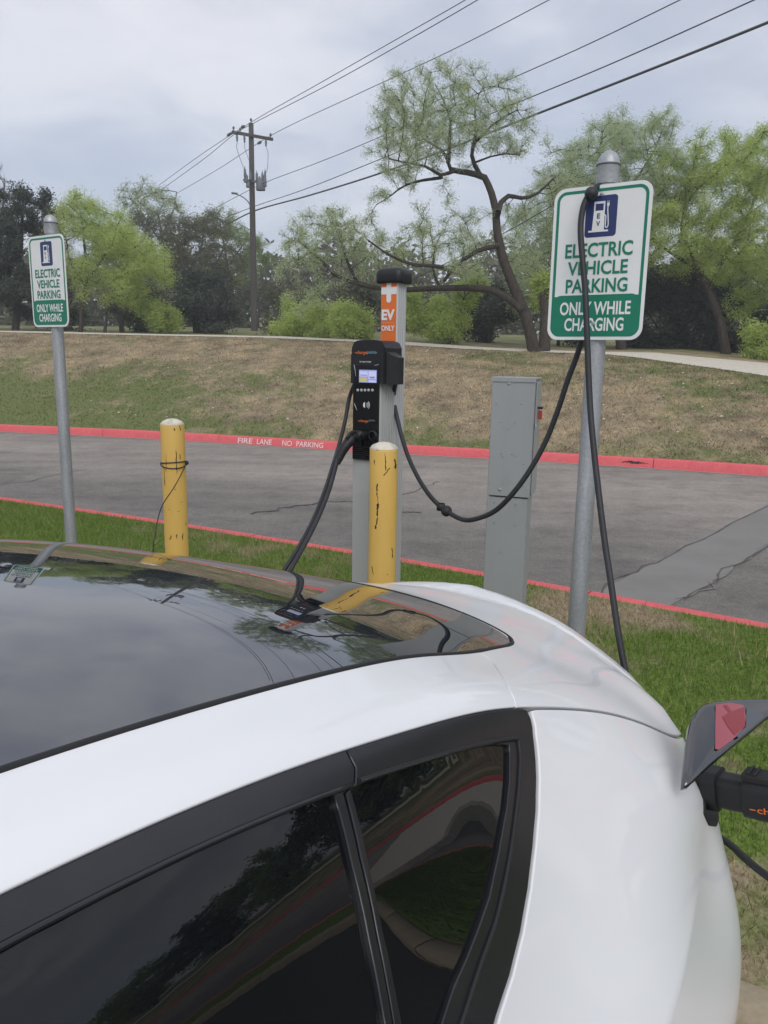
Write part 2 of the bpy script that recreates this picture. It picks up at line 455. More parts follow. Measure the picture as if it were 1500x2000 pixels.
def grass_mat(name, blade, bank=False):
    m = mat(name, (0.1, 0.1, 0.05), 0.9, spec=0.15)
    big = noise(m, 0.55, 5, 0.62); mid = noise(m, 3.1, 5, 0.65); fine = noise(m, 42, 4, 0.75)
    lush = attr(m, 'lush')
    v = mth(m, 'ADD', lush, rng(m, big, 0.0, 1.0, -0.8, 0.8)); v = mth(m, 'ADD', v, rng(m, mid, 0.0, 1.0, -0.65, 0.65))
    k = rng(m, v, 0.20, 0.60)
    dry = ramp(m, fine, [(0.3, (0.19, 0.152, 0.098)), (0.5, (0.30, 0.242, 0.157)), (0.68, (0.43, 0.36, 0.25))])
    green = ramp(m, fine, [(0.3, (0.055, 0.10, 0.016)), (0.5, (0.125, 0.19, 0.034)), (0.7, (0.20, 0.26, 0.07))])
    if bank: green = ramp(m, fine, [(0.3, (0.065, 0.088, 0.028)), (0.5, (0.125, 0.16, 0.05)), (0.7, (0.20, 0.225, 0.085))]); k = mth(m, 'MULTIPLY', k, 0.92); dry = mixc(m, 1.0, dry, ramp(m, noise(m, 1.5, 5, 0.7), [(0.34, (0.58, 0.56, 0.55)), (0.5, (0.98, 0.97, 0.96)), (0.66, (1.35, 1.29, 1.2))]), 'MULTIPLY')
    c = mixc(m, k, dry, green)
    if blade:
        n, l, b = nodes_of(m)
        g = n.new('ShaderNodeNewGeometry')
        c = mixc(m, 1.0, c, ramp(m, g.outputs['Random Per Island'], [(0.0, (0.72, 0.72, 0.72)), (0.6, (1.05, 1.05, 1.0)), (0.93, (1.3, 1.25, 1.15)), (1.0, (2.0, 1.75, 1.6))]), 'MULTIPLY')
    base(m, c)
    if not blade:
        bump(m, mth(m, 'ADD', fine, mth(m, 'MULTIPLY', mid, 2.0)), 0.5, 0.02)
    return m
M['turf'] = grass_mat('turf', False)
M['blade'] = grass_mat('grass_blade', True)
M['bankturf'] = grass_mat('bank_turf', False, True)
M['bankblade'] = grass_mat('bank_blade', True, True)

def bark(name, a, b_):
    m = mat(name, a, 0.95, spec=0.1)
    f_ = noise(m, 7, 5, 0.7, (3, 3, 0.5))
    base(m, ramp(m, f_, [(0.3, a), (0.7, b_)]))
    bump(m, f_, 0.8, 0.03)
    return m
M['bark'] = bark('dark_bark', (0.030, 0.026, 0.022), (0.085, 0.072, 0.060))
M['palebark'] = bark('grey_bark', (0.085, 0.078, 0.072), (0.19, 0.175, 0.165))
def leafmat(name, c0, c1, trans=0.45):
    m = bpy.data.materials.new(name); m.use_nodes = True
    n, l = m.node_tree.nodes, m.node_tree.links
    n.remove(n['Principled BSDF'])
    out = n['Material Output']
    g = n.new('ShaderNodeNewGeometry'); r_ = n.new('ShaderNodeValToRGB')
    r_.color_ramp.elements[0].color = (*c0, 1); r_.color_ramp.elements[1].color = (*c1, 1)
    d = n.new('ShaderNodeBsdfDiffuse'); t = n.new('ShaderNodeBsdfTranslucent'); x = n.new('ShaderNodeMixShader')
    x.inputs[0].default_value = trans
    l.new(g.outputs['Random Per Island'], r_.inputs[0])
    l.new(r_.outputs[0], d.inputs['Color']); l.new(r_.outputs[0], t.inputs['Color'])
    l.new(d.outputs[0], x.inputs[1]); l.new(t.outputs[0], x.inputs[2]); l.new(x.outputs[0], out.inputs[0])
    return m
M['leaf_spring'] = leafmat('spring_leaf', (0.42, 0.50, 0.27), (0.58, 0.66, 0.42), .55)
M['leaf_yellow'] = leafmat('yellow_green_leaf', (0.40, 0.50, 0.13), (0.58, 0.68, 0.25), .55)
M['leaf_mid'] = leafmat('mid_green_leaf', (0.24, 0.31, 0.11), (0.38, 0.46, 0.19), .55)
M['leaf_dark'] = leafmat('juniper_leaf', (0.06, 0.075, 0.06), (0.125, 0.145, 0.11), 0.3)
M['leaf_olive'] = leafmat('olive_leaf', (0.13, 0.135, 0.085), (0.22, 0.23, 0.15), 0.4)

# ------------------------------------------------------------------ ground, road, kerbs, path
FARP = sorted([(-3, -31), (3.2, -26.5), (6.6, -22), (8.6, -18.5), (9.72, -15.35), (10.45, -13.02), (10.99, -10.71), (11.40, -8.35), (11.78, -6.55), (12.23, -4.83), (12.6, -2.88), (12.86, -.96), (13.15, 2), (13.3, 6), (13.3, 12), (13.1, 20), (12.6, 30), (12, 40), (11, 60)], key=lambda a: a[1])
NEARP = sorted([(-9, -31), (-2, -25), (1.0, -21), (2.8, -17), (3.9, -13.5), (4.5, -10.5), (4.80, -7.66), (4.95, -5.5), (5.03, -3.7), (5.05, -2), (5.01, -1), (4.94, -.28), (4.9, 2), (4.9, 10), (4.8, 40), (4.8, 60)], key=lambda a: a[1])
def crv(P):
    l = np.array([p[1] for p in P], float); r_ = np.array([p[0] for p in P], float)
    ll = np.linspace(l[0], l[-1], 900)
    rr = np.interp(ll, l, r_)
    k = np.hanning(41); k /= k.sum()
    rs = np.convolve(np.pad(rr, 20, mode='edge'), k, mode='valid')
    return lambda x: np.interp(x, ll, rs)
RF, RN = crv(FARP), crv(NEARP)
_T = np.array([(-300, 8, 2.1, 9.6, 2.15), (-31, 8, 2.1, 9.6, 2.15), (-22, 8, 2.08, 9.6, 2.15), (-15, 7.8, 2.03, 9.4, 2.1), (-11.6, 7.5, 1.92, 9.1, 1.99), (-8.8, 7, 1.77, 8.8, 1.84), (-6.4, 6.6, 1.70, 8.4, 1.76), (-5.15, 6.2, 1.68, 8.2, 1.75), (-4.4, 5.9, 1.62, 8, 1.75), (-3.4, 5.5, 1.5, 7.7, 1.66), (-2.4, 5.2, 1.38, 7.4, 1.58), (-1.5, 5, 1.26, 7.2, 1.51), (2, 4.6, 1.0, 6.8, 1.2), (8, 4.5, .85, 6.6, 1.0), (20, 4.5, .8, 6.6, .95), (300, 4.5, .8, 6.6, .95)])
def tprof(l): return [np.interp(l, _T[:, 0], _T[:, k]) for k in (1, 2, 3, 4)]
def hz(l, q):
    Q, H, Q2, H2 = tprof(l)
    t = np.clip((q - .148) / (Q - .148), 0, 1)
    a = H * (1 - (1 - t) ** 1.3)
    b_ = H + (H2 - H) * np.clip((q - Q) / (Q2 - Q), 0, 1)
    c = H2 + 0.035 * np.clip(q - Q2, 0, 40)
    return np.where(q < Q, a, np.where(q < Q2, b_, c))
def terrain_z(x, y):
    r_, l = x * RK[0] + y * RK[1], x * LK[0] + y * LK[1]
    return float(hz(l, r_ - RF(l)))
def g2(x, s): return np.exp(-(x / s) ** 2)
def lush_slope(l, q):
    v = np.full_like(l, 0.15)
    v += 0.85 * (1 / (1 + np.exp((l + 12.6) / 1.3))) * g2(q - 1.5, 2.1)
    v += 0.34 * g2(q, 0.75)
    v += 0.52 * (1 / (1 + np.exp(-(l + 4.4) / 0.7))) * g2(q - 4.2, 1.5)
    v += 0.14 * g2(l + 7.5, 2.0) * g2(q - 5.6, 1.0)
    v -= 0.16 * g2(l + 4.5, 3.0) * g2(q - 2.2, 1.2)
    v += 0.35 * np.clip((q - 9.5) / 3, 0, 1)
    return v
def lush_strip(r_, l):
    v = np.full_like(l, 0.72)
    for (cr, cl, sr, sl, a) in ((3.75, -1.5, .55, .42, .85), (4.65, -1.0, .35, .9, .45), (2.3, -.25, .22, .4, .55), (2.06, .3, .07, .8, .7), (2.6, .45, .3, .4, .35), (4.55, -4.6, .25, 1.2, .2), (3.0, -3.6, .3, .5, .2)):
        v -= a * g2(r_ - cr, sr) * g2(l - cl, sl)
    return v
def add_attr(me, name, vals):
    a = me.attributes.new(name, 'FLOAT', 'POINT')
    a.data.foreach_set('value', np.asarray(vals, np.float32))
def sheet(name, Lg, Qg, pos, material, lush=None, kind='structure', parent=None, skirt=0):
    LL, QQ = np.meshgrid(Lg, Qg, indexing='ij')
    V = pos(LL.ravel(), QQ.ravel())
    n, k = len(Lg), len(Qg)
    i, j = np.meshgrid(np.arange(n - 1), np.arange(k - 1), indexing='ij')
    a = (i * k + j).ravel()
    me = np_mesh(name, V, np.stack([a, a + k, a + k + 1, a + 1], 1), True)
    if lush is not None: add_attr(me, 'lush', lush(LL.ravel(), QQ.ravel()))
    o = link_mesh(name, me, material, parent)
    return tag(o, kind=kind) if parent is None else o
def kpos(rfun, zfun):
    def p(l, q):
        r_ = rfun(l, q)
        return np.stack([RK[0] * r_ + LK[0] * l, RK[1] * r_ + LK[1] * l, zfun(l, q) + 0 * l], 1)
    return p
_vn = RNG.normal(0, 1, (400, 400))
def rough_z(l, q, amp):
    a = np.clip(((l + 31) * 4).astype(int), 0, 399); b_ = np.clip((q * 6).astype(int), 0, 399)
    return _vn[a, b_] * amp
LG = np.concatenate([[-300, -200, -120, -80, -60, -45, -38], np.arange(-31, 40, .25), [45, 60, 90, 150, 300]])
QG = np.concatenate([np.arange(0.148, 10.5, .16), [11, 12, 13.5, 15, 17, 20, 24, 29, 35, 45, 60, 90, 150, 300, 600]])
tag(sheet('grass_bank', LG, QG, kpos(lambda l, q: RF(l) + q, lambda l, q: hz(l, q) + np.where(q > .3, rough_z(l, q, .005), -0.004)), M['bankturf'], lush_slope), 'mown bank of patchy dry grass beyond the road', None)
_road = sheet('road', np.concatenate([[-31.], np.arange(-30, 60, .5)]), np.linspace(0, 1, 9), kpos(lambda l, t: RN(l) * (1 - t) + RF(l) * t, lambda l, t: -0.15), M['asphalt'])
_t = np.tile(np.linspace(0, 1, 9), len(np.arange(-30, 60, .5)) + 1)
add_attr(_road.data, 'wear', np.interp(_t, [0, .12, .3, .45, .6, .8, 1], [.25, .12, .25, .62, .8, .85, .6]))
sheet('gravel_path', np.arange(-31, 40, .3), np.linspace(0, 1, 6), kpos(lambda l, t: RF(l) + tprof(l)[0] * (1 - t) + tprof(l)[2] * t + .04 * np.sin(l * 3.1 + t * 9) + .03 * np.sin(l * 8.3), lambda l, t: hz(l, tprof(l)[0] * (1 - t) + tprof(l)[2] * t) + .012 + .02 * np.sin(t * 3.14)), M['gravel'])
# the strip of grass with the chargers
R_LOT = 2.02
def rlot(l):
    x = np.asarray(l, float) - .9
    return np.minimum(np.minimum(R_LOT, RN(l) - 1.2) + 1.15 * .5 * (x + np.sqrt(x * x + .04)) - .012, RN(l) - .45)
def strip_z(r_): return -0.11 + 0.11 * np.clip((r_ - R_LOT) / .9, 0, 1) ** .8
sheet('grass_strip', np.concatenate([[-31.], np.arange(-30, 40, .2)]), np.linspace(0, 1, 22), kpos(lambda l, t: rlot(l) * (1 - t) + (RN(l) - .148) * t, lambda l, t: strip_z(rlot(l) * (1 - t) + (RN(l) - .148) * t - (rlot(l) - R_LOT) * (1 - t)) - .006), M['turf'],
      lambda l, t: lush_strip(rlot(l) * (1 - t) + (RN(l) - .148) * t, l))
LOTZ = -0.25
link_lot = np_mesh('parking_lot', [(*kw(R_LOT - .15, -120)[:2], LOTZ), (*kw(R_LOT - .15, .5)[:2], LOTZ), (*kw(4.6, 2.8)[:2], LOTZ), (*kw(4.6, 120)[:2], LOTZ), (*kw(-400, 300)[:2], LOTZ), (*kw(-400, -300)[:2], LOTZ)], [(0, 5, 4, 3, 2, 1)])
tag(link_mesh('parking_lot', link_lot, M['lot']), kind='structure')

def kerb(name, rfun, z0, z1, face_sign, joints, material, label):
    """face_sign +1: the face looks back at us (rising towards +r); -1: it looks away"""
    root = bpy.data.objects.new(name, None); COL.objects.link(root); root.empty_display_size = .2
    tag(root, label, None, kind='structure')
    prof = [(-.004, z0 - .05), (0.0, z0 + .01), (.022, z1 - .03), (.036, z1 - .008), (.055, z1), (.146, z1), (.15, z1 - .004), (.15, z0 - .05)]
    for a, b_ in zip(joints[:-1], joints[1:]):
        ll = np.linspace(a + .006, b_ - .006, 7)
        mb = MB(); vs = []
        dz = random.uniform(-.004, .004); dr = random.uniform(-.004, .004)
        for l in ll:
            for (dq, z) in prof:
                vs.append((*kw(float(rfun(l)) + face_sign * dq + dr, l)[:2], z + dz))
        k = len(prof); fs = []
        for i in range(len(ll) - 1):
            for j in range(k - 1):
                q = (i * k + j, i * k + j + 1, (i + 1) * k + j + 1, (i + 1) * k + j)
                fs.append(q if face_sign < 0 else q[::-1])
        mb.add(vs, fs, True)
        mb.add(vs[:k], [tuple(range(k)) if face_sign > 0 else tuple(range(k - 1, -1, -1))])
        mb.add(vs[-k:], [tuple(range(k - 1, -1, -1)) if face_sign > 0 else tuple(range(k))])
        mb.build('kerb_segment', material, root)
    return root
far_kerb = kerb('far_kerb', RF, -.15, 0.0, 1, [-13.0 + 2.6 * k for k in range(-6, 17)], M['redkerb'], 'red painted kerb along the foot of the grass bank')
near_kerb = kerb('near_kerb', RN, -.15, 0.0, -1, [-12.95 + 2.9 * k for k in range(-2, 13)], M['redkerb'], 'red painted kerb along the edge of the charger grass')
lot_kerb = kerb('parking_kerb', lambda l: float(rlot(l)) - .15, LOTZ, -.105, 1, [-12.3 + 3.0 * k for k in range(0, 5)] + [.9, 1.6, 2.3, 3.0] + [4.5 + 3 * k for k in range(6)], M['concrete'], 'bare concrete kerb at the head of the parking bays')
sheet('gutter', np.arange(-28, 40, .4), np.linspace(0, 1, 2), kpos(lambda l, t: RF(l) - .085 + .086 * t + .012 * np.sin(l * 5.3) * (1 - t), lambda l, t: -.146), M['gutter'])
def kerb_text(body, l0, l1, h0, h1):
    def rot(c):
        l = c[:, 0]; z = c[:, 2]; r_ = RF(l) + .022 * (z + .14) / .11 - .005
        return np.stack([RK[0] * r_ + LK[0] * l, RK[1] * r_ + LK[1] * l, z], 1)
    t = text_part('kerb_lettering', body, l1 - l0, h1 - h0, (l0 + l1) / 2, 0, (h0 + h1) / 2, M['whitestencil'], far_kerb, bold=.012, rot=rot)
for (d) in (0.0, 13.2):
    for (s_, a, b_) in (('FIRE', -9.97, -9.66), ('LANE', -9.56, -9.25), ('NO', -9.03, -8.83), ('PARKING', -8.74, -8.20)):
        kerb_text(s_, a + d, b_ + d, -.128, -.030)
# tyre rub on the far kerb
def kerb_smear(l0, l1):
    pts = []
    n = 26; mb = MB(); vs = []
    for i in range(n):
        l = l0 + (l1 - l0) * i / (n - 1); t = math.sin(math.pi * i / (n - 1))
        w0, w1 = -.085 + .02 * random.random() - .012 * t, -.085 + .05 * t * random.uniform(.5, 1.0)
        for z in (w0, w1):
            r_ = float(RF(l)) + .022 * (z + .14) / .11 - .004
            vs.append((*kw(r_, l)[:2], z))
    mb.add(vs, [(2 * i, 2 * i + 2, 2 * i + 3, 2 * i + 1) for i in range(n - 1)])
    mb.build('tyre_rub', M['rubmark'], far_kerb)
kerb_smear(-3.12, -2.68)

# the repaired strip, cracks and sealed joints of the road
def gz(px, py, z): 
    d = ray(px, py); return EYE + d * ((z - EYE[2]) / d[2])
def ribbon(name, pix, w, material, z=-.146, jit=.02, n=10):
    P = spline([gz(*p, z) for p in pix], n); P[:, 2] = z
    T = np.gradient(P, axis=0); T /= np.linalg.norm(T, axis=1, keepdims=True); N = np.stack([-T[:, 1], T[:, 0], 0 * T[:, 0]], 1)
    k = len(P); ph = RNG.uniform(0, 6, 4)
    j0 = jit * np.interp(np.arange(k), np.arange(0, k + 3, 3), RNG.normal(0, 1, len(np.arange(0, k + 3, 3))))
    ww = w * (0.55 + .9 * RNG.random(k))
    A, B = P + N * (j0 - ww / 2)[:, None], P + N * (j0 + ww / 2)[:, None]
    me = np_mesh(name, np.stack([A, B], 1).reshape(-1, 3), [(2 * i, 2 * i + 2, 2 * i + 3, 2 * i + 1) for i in range(k - 1)])
    return tag(link_mesh(name, me, material), kind='structure')
_pp = [gz(*p, -.146) for p in ((1120, 1182), (1180, 1150), (1232, 1122), (1290, 1093), (1345, 1061), (1400, 1036), (1455, 1008), (1510, 979), (1620, 925), (1700, 985), (1600, 1026), (1510, 1062), (1470, 1082), (1430, 1107), (1418, 1120), (1385, 1141), (1330, 1170), (1270, 1205))]
_pm = MB(); _pm.add([(p[0], p[1], -.146) for p in _pp], [tuple(range(len(_pp)))[::-1]])
_po = _pm.build('road_patch', M['patch'], None); tag(_po, kind='structure')
ribbon('road_crack', [(1165, 1158), (1250, 1112), (1310, 1083), (1400, 1037), (1510, 980), (1620, 926)], .014, M['crack'], -.142, .03)
ribbon('road_crack', [(1330, 1170), (1385, 1142), (1430, 1106), (1510, 1062), (1620, 1018)], .022, M['palecrack'], -.142, .04)
ribbon('road_crack', [(1333, 1169), (1388, 1140), (1434, 1103), (1512, 1059), (1620, 1015)], .012, M['crack'], -.138, .03)
ribbon('road_crack', [(490, 1003), (540, 994), (590, 987), (640, 980), (690, 978)], .035, M['crack'], -.142, .04)
ribbon('road_crack', [(770, 970), (800, 962), (830, 950), (860, 940)], .012, M['crack'], -.142, .03)
ribbon('road_crack', [(780, 1000), (805, 999), (822, 1001)], .03, M['crack'], -.142, .02)
ribbon('road_crack', [(0, 946), (60, 938), (120, 925), (165, 916)], .014, M['crack'], -.142, .03)

# grass blades
def blades(name, r_, l, z, h, wd, lush, lean=.5, m_='blade'):
    n = len(l)
    P = np.stack([RK[0] * r_ + LK[0] * l, RK[1] * r_ + LK[1] * l, z], 1)
    a = RNG.uniform(0, 2 * math.pi, n); b_ = RNG.uniform(0, 2 * math.pi, n)
    side = np.stack([np.cos(a), np.sin(a), 0 * a], 1) * (wd / 2)[:, None]
    ln = h * RNG.uniform(.1, 1, n) * lean
    tip = P + np.stack([np.cos(b_) * ln, np.sin(b_) * ln, h], 1)
    V = np.stack([P - side, P + side, tip], 1).reshape(-1, 3)
    me = np_mesh(name, V, np.arange(3 * n).reshape(-1, 3))
    add_attr(me, 'lush', np.repeat(lush, 3))
    return tag(link_mesh(name, me, M[m_]), kind='stuff')
n_ = 190000
l_ = RNG.uniform(-9, 3.2, n_); t_ = RNG.uniform(0, 1, n_) ** .9
r_ = rlot(l_) + .02 + t_ * (RN(l_) - .19 - rlot(l_))
ls = lush_strip(r_, l_) + RNG.normal(0, .06, n_)
hh = RNG.uniform(.018, .048, n_) * np.clip(.55 + ls, .45, 1.15)
blades('grass', r_, l_, strip_z(r_) - .008, hh, RNG.uniform(.0025, .005, n_), ls, .8)
n_ = 8000
l_ = RNG.uniform(-9, 3.2, n_); t_ = RNG.uniform(0, 1, n_)
r_ = rlot(l_) + .02 + t_ * (RN(l_) - .22 - rlot(l_))
ls = lush_strip(r_, l_) - RNG.uniform(0, .75, n_)
blades('tall_grass', r_, l_, strip_z(r_) - .008, RNG.uniform(.05, .10, n_), RNG.uniform(.003, .005, n_), ls, 1.1)
n_ = 120000
l_ = RNG.uniform(-25, 1, n_); q_ = RNG.uniform(.022, 1, n_) * tprof(l_)[0] * .995
ls = lush_slope(l_, q_) + RNG.normal(0, .08, n_)
blades('bank_grass', RF(l_) + q_, l_, hz(l_, q_) - .005, RNG.uniform(.02, .055, n_), RNG.uniform(.008, .022, n_), ls, 1.6, 'bankblade')
# pale stones lying in the dry grass
def stones(n):
    mb = MB()
    for _ in range(n):
        l = random.uniform(-15, 0); q = random.uniform(.8, float(tprof(l)[0]) - .4)
        c = kw(float(RF(l)) + q, l, float(hz(l, q)) + .008)
        s_ = random.uniform(.012, .032)
        vs = [(c[0] + s_ * random.uniform(.6, 1.3) * dx, c[1] + s_ * random.uniform(.6, 1.3) * dy, c[2] + s_ * random.uniform(.5, .9) * dz) for dx, dy, dz in ((1, 0, 0), (-1, 0, 0), (0, 1, 0), (0, -1, 0), (0, 0, 1), (0, 0, -1))]
        mb.add(vs, [(0, 2, 4), (2, 1, 4), (1, 3, 4), (3, 0, 4), (2, 0, 5), (1, 2, 5), (3, 1, 5), (0, 3, 5)])
    tag(mb.build('pale_stones', M['gravel'], None), kind='stuff')
stones(260)

# ------------------------------------------------------------------ trees
def ellip_pts(ells, n, shell=.55):
    """ells: world centre, radii along view-right, depth, up"""
    vol = np.array([e_[1] * e_[2] * e_[3] for e_ in ells]); cnt = np.maximum(6, (n * vol / vol.sum())).astype(int)
    out = []
    for (c, rx, ry, rz), k in zip(ells, cnt):
        d = RNG.normal(0, 1, (k, 3)); d /= np.linalg.norm(d, axis=1, keepdims=True)
        rad = RNG.uniform(shell ** 3, 1, (k, 1)) ** (1 / 3)
        out.append(np.asarray(c) + d * rad * np.array([rx, ry, rz]))
    return np.concatenate(out)
def grow(limbs, attract, step, kill, reach, maxn=2600):
    nodes, par, rad0 = [], [], []
    for pts, r0, r1 in limbs:
        P = np.asarray(pts, float)
        seg = np.linalg.norm(np.diff(P, axis=0), axis=1); cum = np.concatenate([[0], np.cumsum(seg)])
        k = max(2, int(cum[-1] / step) + 1)
        Q = np.stack([np.interp(np.linspace(0, cum[-1], k), cum, P[:, i]) for i in range(3)], 1)
        start = -1
        if nodes:
            d = np.linalg.norm(np.array(nodes) - Q[0], axis=1); start = int(d.argmin())
        for i, q in enumerate(Q):
            nodes.append(q); par.append(start if i == 0 else len(nodes) - 2); rad0.append(r0 + (r1 - r0) * i / (k - 1))
    nlimb = len(nodes)
    N = np.array(nodes); A = attract.copy()
    near = np.full(len(A), 1e9); idx = np.zeros(len(A), int)
    def upd(a0):
        nonlocal near, idx
        D = np.linalg.norm(A[:, None] - N[None, a0:], axis=2)
        j = D.argmin(1); d = D[np.arange(len(A)), j]; m = d < near
        near[m] = d[m]; idx[m] = j[m] + a0
    upd(0)
    par = list(par)
    for it in range(90):
        ok = near < reach
        if not ok.any() or len(N) > maxn: break
        u_, inv = np.unique(idx[ok], return_inverse=True)
        dirs = A[ok] - N[idx[ok]]; dirs /= np.linalg.norm(dirs, axis=1, keepdims=True) + 1e-9
        S_ = np.zeros((len(u_), 3)); np.add.at(S_, inv, dirs)
        S_ += RNG.normal(0, .35, S_.shape)
        S_ /= np.linalg.norm(S_, axis=1, keepdims=True) + 1e-9
        a0 = len(N)
        new = N[u_] + S_ * step * RNG.uniform(.75, 1.15, (len(u_), 1))
        N = np.concatenate([N, new]); par += list(u_)
        upd(a0)
        keep = near > kill
        A, near, idx = A[keep], near[keep], idx[keep]
        if len(A) == 0: break
    return N, np.array(par), np.array(rad0), nlimb
def frusta(A, B, ra, rb, n):
    d = B - A; L_ = np.linalg.norm(d, axis=1, keepdims=True) + 1e-9; d = d / L_
    up = np.where(np.abs(d[:, 2:3]) < .9, np.array([[0, 0, 1.]]), np.array([[1., 0, 0]]))
    x = np.cross(d, up); x /= np.linalg.norm(x, axis=1, keepdims=True) + 1e-9; y = np.cross(d, x)
    V = []
    for (P, rr, off) in ((A, ra, -.02), (B, rb, .02)):
        for i in range(n):
            t = 2 * math.pi * i / n
            V.append(P + d * (np.sign(off) * .22 * rr[:, None]) + (math.cos(t) * x + math.sin(t) * y) * rr[:, None])
    V = np.stack(V, 1)
    k = len(A); b_ = (np.arange(k) * 2 * n)[:, None]
    F = np.concatenate([b_ + np.array([[i, (i + 1) % n, n + (i + 1) % n, n + i]]) for i in range(n)])
    return V.reshape(-1, 3), F
def leaf_mesh(name, P, ln, wd, droop, spread, mats, parent):
    n = len(P)
    d = RNG.normal(0, 1, (n, 3)) * np.array([1, 1, .7]) + np.array([0, 0, -droop])
    d /= np.linalg.norm(d, axis=1, keepdims=True)
    s_ = np.cross(d, RNG.normal(0, 1, (n, 3))); s_ /= np.linalg.norm(s_, axis=1, keepdims=True) + 1e-9
    L_ = RNG.uniform(.6, 1.3, (n, 1)) * ln; W = RNG.uniform(.7, 1.3, (n, 1)) * wd
    Q = P + RNG.normal(0, spread, (n, 3))
    V = np.stack([Q, Q + d * L_ * .5 + s_ * W / 2, Q + d * L_, Q + d * L_ * .5 - s_ * W / 2], 1).reshape(-1, 3)
    return link_mesh(name, np_mesh(name, V, np.arange(4 * n).reshape(-1, 4)), mats, parent)
def tree(name, label, loc, limbs, ells, natt=320, step=.3, kill=.42, reach=3.0, leaves=16000, ln=.13, wd=.035, droop=.4, spread=.09, leaf='leaf_spring', bk='bark', tip=.006, group=None, cat='tree', shell=.5, twig=1, expo=2.3, keep_low=-1e9, clump=.75, gap_=-.12):
    loc = np.asarray(loc, float)
    root = thing(name, label, cat, loc, 0, group)
    att = ellip_pts(ells, natt, shell)
    att = att[att[:, 2] > keep_low]
    off_ = random.uniform(0, 90)
    gate = np.array([mnoise.noise(Vector(p * clump + off_)) for p in att])
    att = att[gate > gap_]
    N, par, rad0, nl = grow(limbs, att, step, kill, reach)
    k = len(N); r_ = np.zeros(k); kids = np.zeros(k, int)
    for i in range(k):
        if par[i] >= 0: kids[par[i]] += 1
    acc = np.zeros(k)
    for i in range(k - 1, -1, -1):
        r_[i] = max(tip ** expo, acc[i])
        if par[i] >= 0: acc[par[i]] += r_[i]
    r_ = r_ ** (1 / expo)
    r_[:nl] = np.maximum(np.minimum(r_[:nl], rad0 * 1.15), rad0)
    mx = max(a for _, a, _ in limbs)
    r_ = np.minimum(r_, mx)
    ch = np.where(par >= 0)[0]
    pr = par[ch]; ra = np.minimum(r_[pr], r_[ch] * 1.6 + .004); rb = r_[ch]
    first = ch < nl
    ra = np.where(first, r_[ch] * 1.03, ra)
    thick = rb > .03
    Vs, Fs, o_ = [], [], 0
    big = rb > .03
    for m_, n in ((big, 9), (~big, 4)):
        if m_.any():
            V, F = frusta(N[pr[m_]] - loc, N[ch[m_]] - loc, ra[m_], rb[m_], n)
            Vs.append(V); Fs.append(F + o_); o_ += len(V)
    # twigs beyond the grown nodes
    small = np.where((r_ < tip * 3.2) & (np.arange(k) >= nl))[0]
    if len(small) == 0: small = np.arange(nl, k)
    if twig and len(small):
        rep = np.repeat(small, 3 * twig)
        dirv = N[rep] - N[np.maximum(par[rep], 0)]; dirv /= np.linalg.norm(dirv, axis=1, keepdims=True) + 1e-9
        dirv = dirv + RNG.normal(0, .55, dirv.shape); dirv /= np.linalg.norm(dirv, axis=1, keepdims=True)
        tl = RNG.uniform(.5, 1.4, (len(rep), 1)) * step
        E_ = N[rep] + dirv * tl
        V, F = frusta(N[rep] - loc, E_ - loc, np.full(len(rep), tip * .9), np.full(len(rep), tip * .35), 3)
        Fs3 = F; Vs3 = V
    else:
        E_ = N[small]; Vs3 = Fs3 = None; rep = small
    trunk = link_mesh('trunk', np_mesh('trunk', np.concatenate(Vs), np.concatenate(Fs), True), M[bk], root)
    if Vs3 is not None:
        link_mesh('twigs', np_mesh('twigs', Vs3, Fs3, True), M[bk], root)['kind'] = 'stuff'
    if leaves:
        wt = RNG.random(len(rep)) ** 1.5 + .03; a = RNG.choice(len(rep), leaves, p=wt / wt.sum()); t = RNG.uniform(.1, 1.1, (leaves, 1))
        P = N[rep[a]] * (1 - t) + E_[a] * t - loc
        leaf_mesh('crown', P, ln, wd, droop, spread, M[leaf], root)['kind'] = 'stuff'
    return root
def pl(pts, w0, w1=None):
    """limb polyline surveyed from the photograph, distance running from w0 to w1"""
    w1 = w0 if w1 is None else w1
    return [sp(p[0], p[1], w0 + (w1 - w0) * i / max(1, len(pts) - 1)) for i, p in enumerate(pts)]
def el(cx, cy, rx, ry, w, dep=None, dw=0.0):
    k = w / FPX
    return (sp(cx, cy, w + dw), rx * k, (dep if dep else .8 * (rx + ry) / 2 * k), ry * k)

